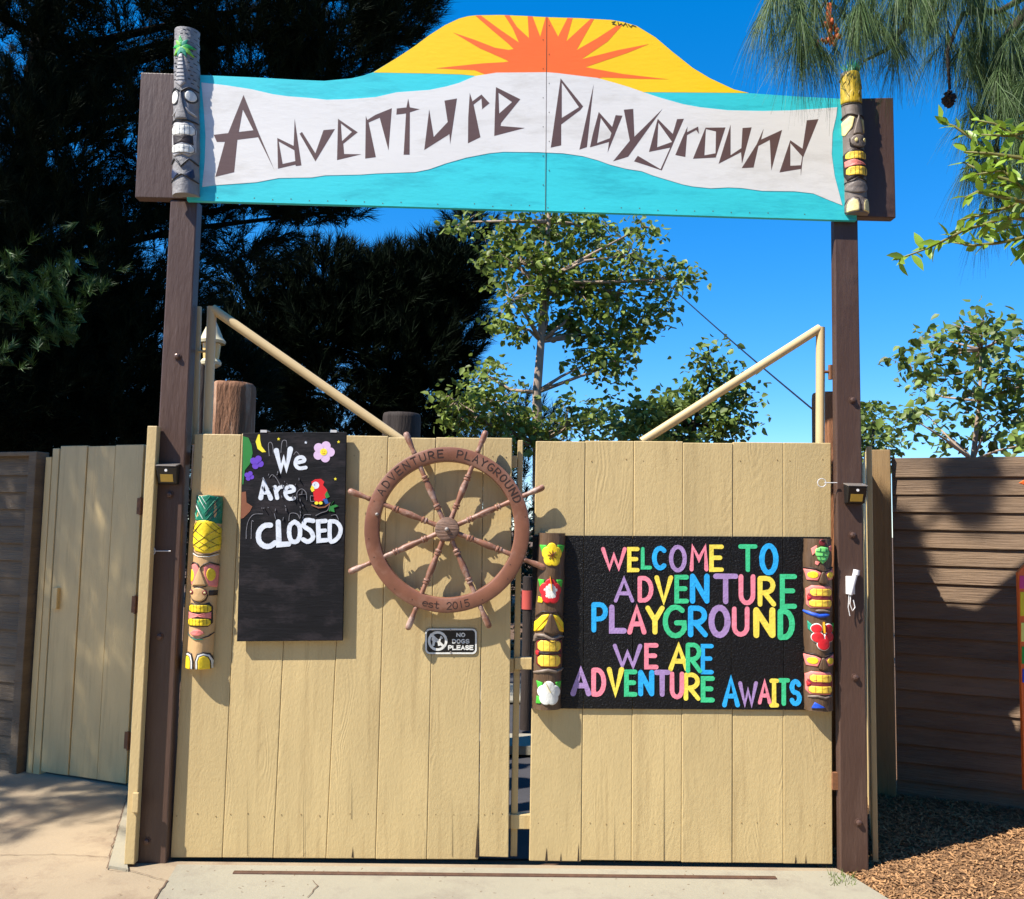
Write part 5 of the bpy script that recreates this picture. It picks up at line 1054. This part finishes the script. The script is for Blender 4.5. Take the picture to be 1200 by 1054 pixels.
def leaves(centers, n_per, rad, size, asp, seed, droop=.4):
    rng = np.random.default_rng(seed); C = np.repeat(np.asarray(centers, float), n_per, 0); N = len(C); R = np.repeat(np.asarray(rad, float), n_per)[:, None]
    p = C + norm(rng.normal(size=(N, 3))) * (rng.random((N, 1)) ** .5) * R * np.array([1, 1, .8])
    a = norm(rng.normal(size=(N, 3)) * np.array([1, 1, .5]) + np.array([0, 0, -droop])); nn = norm(rng.normal(size=(N, 3)) + np.array([0, 0, 1.0])); s = norm(np.cross(a, nn)); nn = np.cross(s, a)
    L_ = size * (.6 + .7 * rng.random((N, 1))); w = L_ * asp
    b0_ = p; tip = p + a * L_ - nn * L_ * .12
    l1 = p + a * L_ * .32 - s * w * .5 + nn * w * .13; l2 = p + a * L_ * .68 - s * w * .36 + nn * w * .08
    r1 = p + a * L_ * .32 + s * w * .5 + nn * w * .13; r2 = p + a * L_ * .68 + s * w * .36 + nn * w * .08
    v = np.concatenate([b0_, l1, l2, tip, r2, r1], 0); i = np.arange(N)
    # two halves hinged on the midrib
    return v, np.concatenate([np.stack([i, i + 3 * N, i + 2 * N, i + N], 1), np.stack([i, i + 5 * N, i + 4 * N, i + 3 * N], 1)], 0)
def leafy(name, label, base_px, Y, stems, clusters, size, per, material, bark, seed, group=None, asp=.7, dens=1.0, rtrunk=.05, dy=.7):
    rng = np.random.default_rng(seed); base = P(base_px[0], base_px[1], Y); base[2] = 0
    t = thing(name, label, 'tree', base, group); m = MB(); s = (Y - CAM[1]) / F
    tr = [base] + [P(x, y, Y) for x, y in stems]; n = len(tr); m.tube(tr, [rtrunk * (1 - .75 * i / (n - 1)) for i in range(n)], 9); m.build('trunk', bark, t, smooth=True)
    cen = []; rad = []; m = MB()
    for (px, py, r) in clusters:
        c = P(px, py, Y + rng.normal(0, dy * .5)); R = r * s
        best = min(tr[1:], key=lambda q_: np.linalg.norm(q_ - c) + (2 if q_[2] > c[2] + .1 else 0)); mid = (best + c) / 2 + rng.normal(0, R * .15, 3)
        m.tube([best, mid, c], [rtrunk * .4, rtrunk * .25, rtrunk * .08], 6)
        k_ = max(3, int(dens * 16 * (r / 40) ** 1.6))
        for _ in range(k_):
            e = c + norm(rng.normal(size=3)) * R * (rng.random() ** .45); cen.append(e); rad.append(.17 + .12 * rng.random())
            m.tube([c + (e - c) * .1, (c + e) / 2 + rng.normal(0, .03, 3), e], [rtrunk * .10, rtrunk * .07, .003], 4, caps=False)
    m.build('branches', bark, t, smooth=True)
    v, f = leaves(cen, per, rad, size, asp, seed + 1); fast_mesh('foliage', v, f, material, t); return t
leafy('sycamore_tree', 'tall leafy tree with a pale slim trunk rising above the gate middle', (629, 900), 7.6, [(630, 520), (629, 460), (634, 400), (637, 330), (643, 260), (648, 180)],
      [(640, 268, 45), (600, 275, 32), (575, 300, 28), (610, 310, 40), (660, 305, 42), (700, 275, 38), (735, 300, 34), (770, 330, 30), (800, 325, 20), (720, 345, 45), (680, 345, 45), (640, 345, 40), (598, 350, 34), (600, 385, 22), (700, 390, 42), (745, 385, 34), (690, 425, 30), (725, 425, 26), (665, 385, 25), (570, 440, 24), (580, 470, 40), (550, 490, 36), (610, 490, 26), (665, 500, 34), (600, 505, 30), (700, 490, 30), (535, 470, 22), (545, 260, 20), (755, 265, 16), (780, 350, 18)], .10, 16, LEAF, BARK, 21, dens=1.25, rtrunk=.08)
leafy('leafy_tree', 'small dark-leaved tree behind the right gate and its diagonal pipe', (800, 900), 5.5, [(800, 560), (812, 500), (835, 440)],
      [(830, 420, 22), (845, 450, 28), (858, 475, 26), (815, 470, 30), (790, 490, 34), (755, 490, 34), (725, 500, 30), (840, 500, 34), (800, 515, 36), (760, 515, 34), (862, 500, 22)], .085, 17, LEAFD, DBARK, 31, group='leafy trees beyond the fences', dens=1.3)
leafy('leafy_tree', 'open bushy tree with bare reddish stems above the right fence', (1140, 900), 4.2, [(1138, 600), (1140, 540), (1148, 470), (1150, 410)],
      [(1130, 385, 22), (1150, 378, 18), (1095, 405, 24), (1065, 425, 22), (1155, 415, 30), (1175, 440, 30), (1110, 440, 24), (1075, 455, 22), (1068, 490, 18), (1090, 490, 20), (1140, 465, 26), (1180, 485, 30), (1110, 510, 18), (1150, 515, 26), (1195, 395, 22), (1205, 520, 30), (1205, 450, 30), (1090, 395, 14), (1170, 390, 18)], .095, 10, LEAFD, BARK, 41, group='leafy trees beyond the fences', dens=.9, rtrunk=.04)
leafy('leafy_tree', 'small green tree just right of the right gate post', (1022, 900), 6.5, [(1022, 640), (1022, 560), (1024, 490)], [(1018, 475, 18), (1028, 500, 26), (1012, 510, 22), (1035, 525, 22), (1020, 540, 26)], .08, 18, LEAFD, DBARK, 51, group='leafy trees beyond the fences', dens=1.5)
# hedge far behind, in the gap between the gate leaves
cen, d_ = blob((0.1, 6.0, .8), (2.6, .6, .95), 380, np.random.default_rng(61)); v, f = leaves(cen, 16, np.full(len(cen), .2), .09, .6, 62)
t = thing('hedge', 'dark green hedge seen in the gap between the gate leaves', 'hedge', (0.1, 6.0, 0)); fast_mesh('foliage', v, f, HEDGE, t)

cen, d_ = blob((0, -9.5, 3.2), (9.5, 1.0, 3.6), 2600, np.random.default_rng(63), .1); v, f = leaves(cen, 14, np.full(len(cen), .35), .22, .7, 64)  # out-of-view leaf mass added to hold sky light off the gate
t = thing('hedge', 'added unseen hedge behind the camera, cutting sky light on the gate', 'hedge', (0, -9.5, 0)); fast_mesh('foliage', v, f, HEDGE, t)

# overhanging pine whose drooping sprays hang in front of the sign's right end; a limb above the frame shades the right fence
t = thing('overhanging_pine', 'drooping long-needled pine boughs hanging over the right end of the sign', 'tree', (5.2, -.4, 0))
m = MB(); m.tube([(5.2, -.4, 0), (5.1, -.4, 3.2), (4.9, -.4, 7.4)], [.24, .2, .06], 12); m.build('trunk', DBARK, t, smooth=True)
YP = -0.45
def pp(px, py, y=YP): return P(px, py, y)
m = MB()
m.tube([(5.0, -.4, 5.0), (3.6, -.42, 4.9), pp(1150, -110), pp(1085, -40), pp(1060, 30), pp(1040, 58), pp(1012, 72)], [.07, .055, .04, .025, .014, .009, .006], 8)
m.tube([pp(1085, -40), pp(1020, -30), pp(975, -8), pp(955, 20)], [.018, .013, .009, .006], 6)
m.tube([(5.0, -.4, 4.2), (3.4, -.3, 4.1), pp(1230, -20, -.2), pp(1170, 55, -.2), pp(1172, 130, -.2), pp(1165, 200, -.2)], [.06, .05, .03, .018, .010, .006], 8)
m.tube([pp(1230, -20, -.2), pp(1170, 14, -.2), pp(1128, 16, -.25), pp(1110, 60, -.25), pp(1113, 105, -.25)], [.02, .012, .01, .008, .006], 6)
m.tube([(5.0, -.4, 6.0), (3, -.55, 6.25), (.9, -.45, 6.13), (.2, -.5, 6.05)], [.09, .075, .045, .03], 8)
m.tube([(.2, -.5, 6.05), (-.26, -.61, 6.0), (-.60, -.64, 6.0), (-1.09, -.67, 6.0)], [.03, .022, .014, .008], 8)
m.build('limb', DBARK, t, smooth=True)
sprays = [(914, 30, 20), (935, 48, 24), (955, 15, 26), (985, 45, 22), (970, 68, 14), (1010, 15, 32), (1000, 45, 20), (1030, 40, 24), (930, 5, 22), (960, -20, 34), (1040, 0, 34), (1060, 30, 24), (1062, 66, 16), (902, 10, 12), (943, 70, 12)]
spr2 = [(1120, 0, 30), (1140, 60, 30), (1200, 60, 34), (1165, 110, 30), (1100, 0, 26), (1185, 180, 26), (1075, -5, 26), (1195, 120, 30), (1110, 30, 30), (1135, 10, 34), (1160, 40, 38), (1180, 90, 34), (1150, 90, 30), (1190, 20, 36), (1115, 85, 16), (1165, 140, 28), (1175, 190, 24), (1190, 150, 28), (1185, 230, 18), (1150, 200, 16), (1205, 90, 34), (1125, 50, 24), (1205, 210, 24), (1150, 150, 16), (1172, 258, 14)]
parts = []
rng = np.random.default_rng(77)
for lst, yy in ((sprays, YP), (spr2, -.22)):
    for (px, py, r) in lst:
        k_ = max(3, int(r / 4.5)); c = P(px, py - 24, yy); s = (yy - CAM[1]) / F
        cen = c + rng.normal(0, 1, (k_, 3)) * np.array([r * s * .5, .07, r * s * .45]); ax = rng.normal(0, .30, (k_, 3)) + np.array([0, 0, -.8])
        parts.append(needles(cen, ax, 62, .155, .0023, .50, .10, int(rng.integers(1e6)), curve=.7, seg=3))
v, f = merge(parts); fast_mesh('drooping_needles', v, f, NEEDLE2, t)
# foliage of the high limb; lower clumps added unseen to block sky light
hb = [((1.6, -.35, 6.3), (.7, .25, .3), 70), ((3.0, -.5, 6.4), (1, .6, .5), 100), ((4.8, -.4, 7.0), (1.3, 1.0, .9), 200), ((3.3, -1.0, 4.9), (1.3, 1.1, .6), 420), ((4.7, .9, 5.2), (1.2, 1.3, .9), 380)]
parts = []
for c, r, n in hb:
    cen, d_ = blob(c, r, n, rng, .2); parts.append(needles(cen, d_ + [0, 0, -.3], 50, .2, .005, .7, .15, int(rng.integers(1e6))))
for a, b, w_, n in (((-1.09, -.68, 6.0), (-.90, -.60, 6.0), .04, 300), ((-.52, -.66, 6.0), (-.22, -.60, 6.0), .035, 280), ((.5, -.5, 6.1), (.9, -.45, 6.15), .06, 50)):
    a = np.array(a); b = np.array(b); tt = rng.random((n, 1)); cen = a + (b - a) * tt + rng.normal(0, 1, (n, 3)) * np.array([.5, .5, .8]) * w_; parts.append(needles(cen, (b - a) / np.linalg.norm(b - a) * -1 + rng.normal(0, .5, (n, 3)), 50, .11, .005, .5, .12, int(rng.integers(1e6))))
v, f = merge(parts); fast_mesh('upper_needles', v, f, NEEDLE2, t)
m = MB()
for (px, py, n, rr) in ((972, 30, 9, .012), (974, 44, 12, .014), (980, 40, 6, .011), (966, 46, 6, .010)):
    for i in range(n):
        c = pp(px, py) + rng.normal(0, .014, 3); m.tube([c - [0, 0, rr], c, c + [0, 0, rr]], [rr * .35, rr * .7, rr * .25], 6)
m.tube([pp(971, 5), pp(972, 38)], .012, 8); m.build('pollen_cone', mat('pollen_orange', (196, 92, 42), .8, .3, 40), t, smooth=True)
m = MB(); c = pp(1112, 116, -.3)
for i in range(60):
    zz_ = rng.random(); a_ = rng.random() * 6.28; r_ = .022 * math.sin(math.pi * (zz_ * .9 + .08)) ; q_ = c + np.array([r_ * math.cos(a_), r_ * math.sin(a_), (zz_ - .5) * .07]); o_ = np.array([math.cos(a_), math.sin(a_), .2]) * .009
    m.tube([q_ - o_ * .8, q_, q_ + o_], [.008, .007, .002], 5)
m.build('pine_cone', DARKWOOD, t)

# fresh leafy branch at the right edge, near the camera
t = thing('leafy_shrub', 'bright green leafy shrub reaching in from the right edge below the pine', 'shrub', (2.75, -.9, 0))
twigs = [[(1270, 300), (1215, 275), (1170, 285), (1140, 288), (1115, 284)], [(1230, 200), (1205, 215), (1170, 218), (1148, 210)], [(1260, 170), (1215, 150), (1185, 160), (1150, 158)], [(1250, 240), (1205, 225), (1175, 200), (1140, 205)], [(1290, 330), (1230, 290), (1200, 262), (1168, 272)], [(1290, 330), (1230, 260), (1180, 255), (1130, 270), (1090, 290), (1050, 305)], [(1290, 330), (1215, 240), (1180, 200), (1150, 170), (1118, 148), (1100, 142)], [(1290, 330), (1230, 200), (1200, 165), (1165, 145), (1138, 140)], [(1215, 240), (1170, 230), (1145, 225), (1130, 232)], [(1230, 260), (1200, 290), (1192, 305)], [(1215, 240), (1195, 215), (1160, 205), (1128, 190)], [(1230, 200), (1195, 185), (1160, 180), (1130, 178)], [(1230, 260), (1190, 240), (1160, 250), (1125, 258)], [(1290, 330), (1240, 300), (1215, 262), (1185, 265)]]
m = MB(); vs = []; fs = []; nV = 0; rng = np.random.default_rng(88)
for ti, tw in enumerate(twigs):
    pts = [P(x, y, -1.0 + .12 * math.sin(ti * 2.1) + .02 * i) for i, (x, y) in enumerate(tw)]; m.tube(pts, [.009 - .0065 * i / (len(pts) - 1) for i in range(len(pts))], 6)
    for a, b in zip(pts[:-1], pts[1:]):
        L_ = np.linalg.norm(b - a); k_ = max(2, int(L_ / .0105))
        if a[0] > P(1235, 250, -1)[0]: continue
        for i in range(k_):
            p_ = a + (b - a) * (i + rng.random()) / k_; dd_ = norm((b - a) / L_ * .55 + rng.normal(0, .55, 3) + np.array([0, 0, .18])); nn_ = norm(rng.normal(0, .6, 3) + np.array([-.3, -.4, .7])); s_ = norm(np.cross(dd_, nn_)); nn_ = np.cross(s_, dd_)
            Lf = .038 + .040 * rng.random(); w_ = Lf * .20
            q = [p_]
            for kx, kw in ((.2, .65), (.45, 1.0), (.72, .7)): q += [p_ + dd_ * Lf * kx - s_ * w_ * kw + nn_ * w_ * kw * .3 - nn_ * Lf * .12 * kx * kx, p_ + dd_ * Lf * kx - nn_ * Lf * .12 * kx * kx, p_ + dd_ * Lf * kx + s_ * w_ * kw + nn_ * w_ * kw * .3 - nn_ * Lf * .12 * kx * kx]
            q.append(p_ + dd_ * Lf - nn_ * Lf * .12); o_ = nV
            vs += q; nV += len(q)
            for tri in ((0, 2, 1, 1), (0, 3, 2, 2), (1, 2, 5, 4), (2, 3, 6, 5), (4, 5, 8, 7), (5, 6, 9, 8), (7, 8, 10, 10), (8, 9, 10, 10)):
                fs.append(tuple(dict.fromkeys(i_ + o_ for i_ in tri)))
m.tube([P(1290, 330, -1.0), (2.25, -.95, 2.0), (2.6, -.92, 1.1), (2.75, -.9, 0)], [.012, .018, .024, .03], 8)
m.build('stems', mat('green_stem', (110, 105, 50), .6), t, smooth=True)
mm_ = MB(); mm_.add(vs, fs); mm_.build('foliage', LEAFB, t, smooth=True)
# weeds by the right post
m = MB(); rng = np.random.default_rng(5)
for i in range(70):
    b_ = G(972 + rng.random() * 30, 1026 + rng.random() * 14); d_ = np.array([rng.normal(0, .5), rng.normal(0, .5), 1.0]); L_ = .012 + .03 * rng.random(); s_ = np.array([.002, 0, 0])
    m.add([b_ - s_, b_ + s_, b_ + d_ * L_], [(0, 1, 2)])
tag(m.build('weeds', LEAFD), 'tiny green weeds sprouting at the foot of the right gate post', 'weeds', kind='stuff')
# specks of litter on the slab
m = MB()
for i in range(130):
    b_ = np.array([rng.uniform(-2.4, 1.4), rng.uniform(-.55, .5), .005]); a_ = rng.random() * 6.28; L_ = .002 + .005 * rng.random()
    if b_[1] > -.02 and b_[0] > -1.6: b_[1] = rng.uniform(-.4, -.05)
    d_ = np.array([math.cos(a_), math.sin(a_), .1]) * L_; s_ = np.array([-math.sin(a_), math.cos(a_), 0]) * .0012
    m.add([b_ - d_ - s_, b_ + d_ - s_, b_ + d_ + s_, b_ - d_ + s_], [(0, 1, 2, 3)])
tag(m.build('pine_litter', mat('litter_brown', (110, 80, 52), .9)), 'dry needle litter scattered over the concrete', 'litter', kind='stuff')
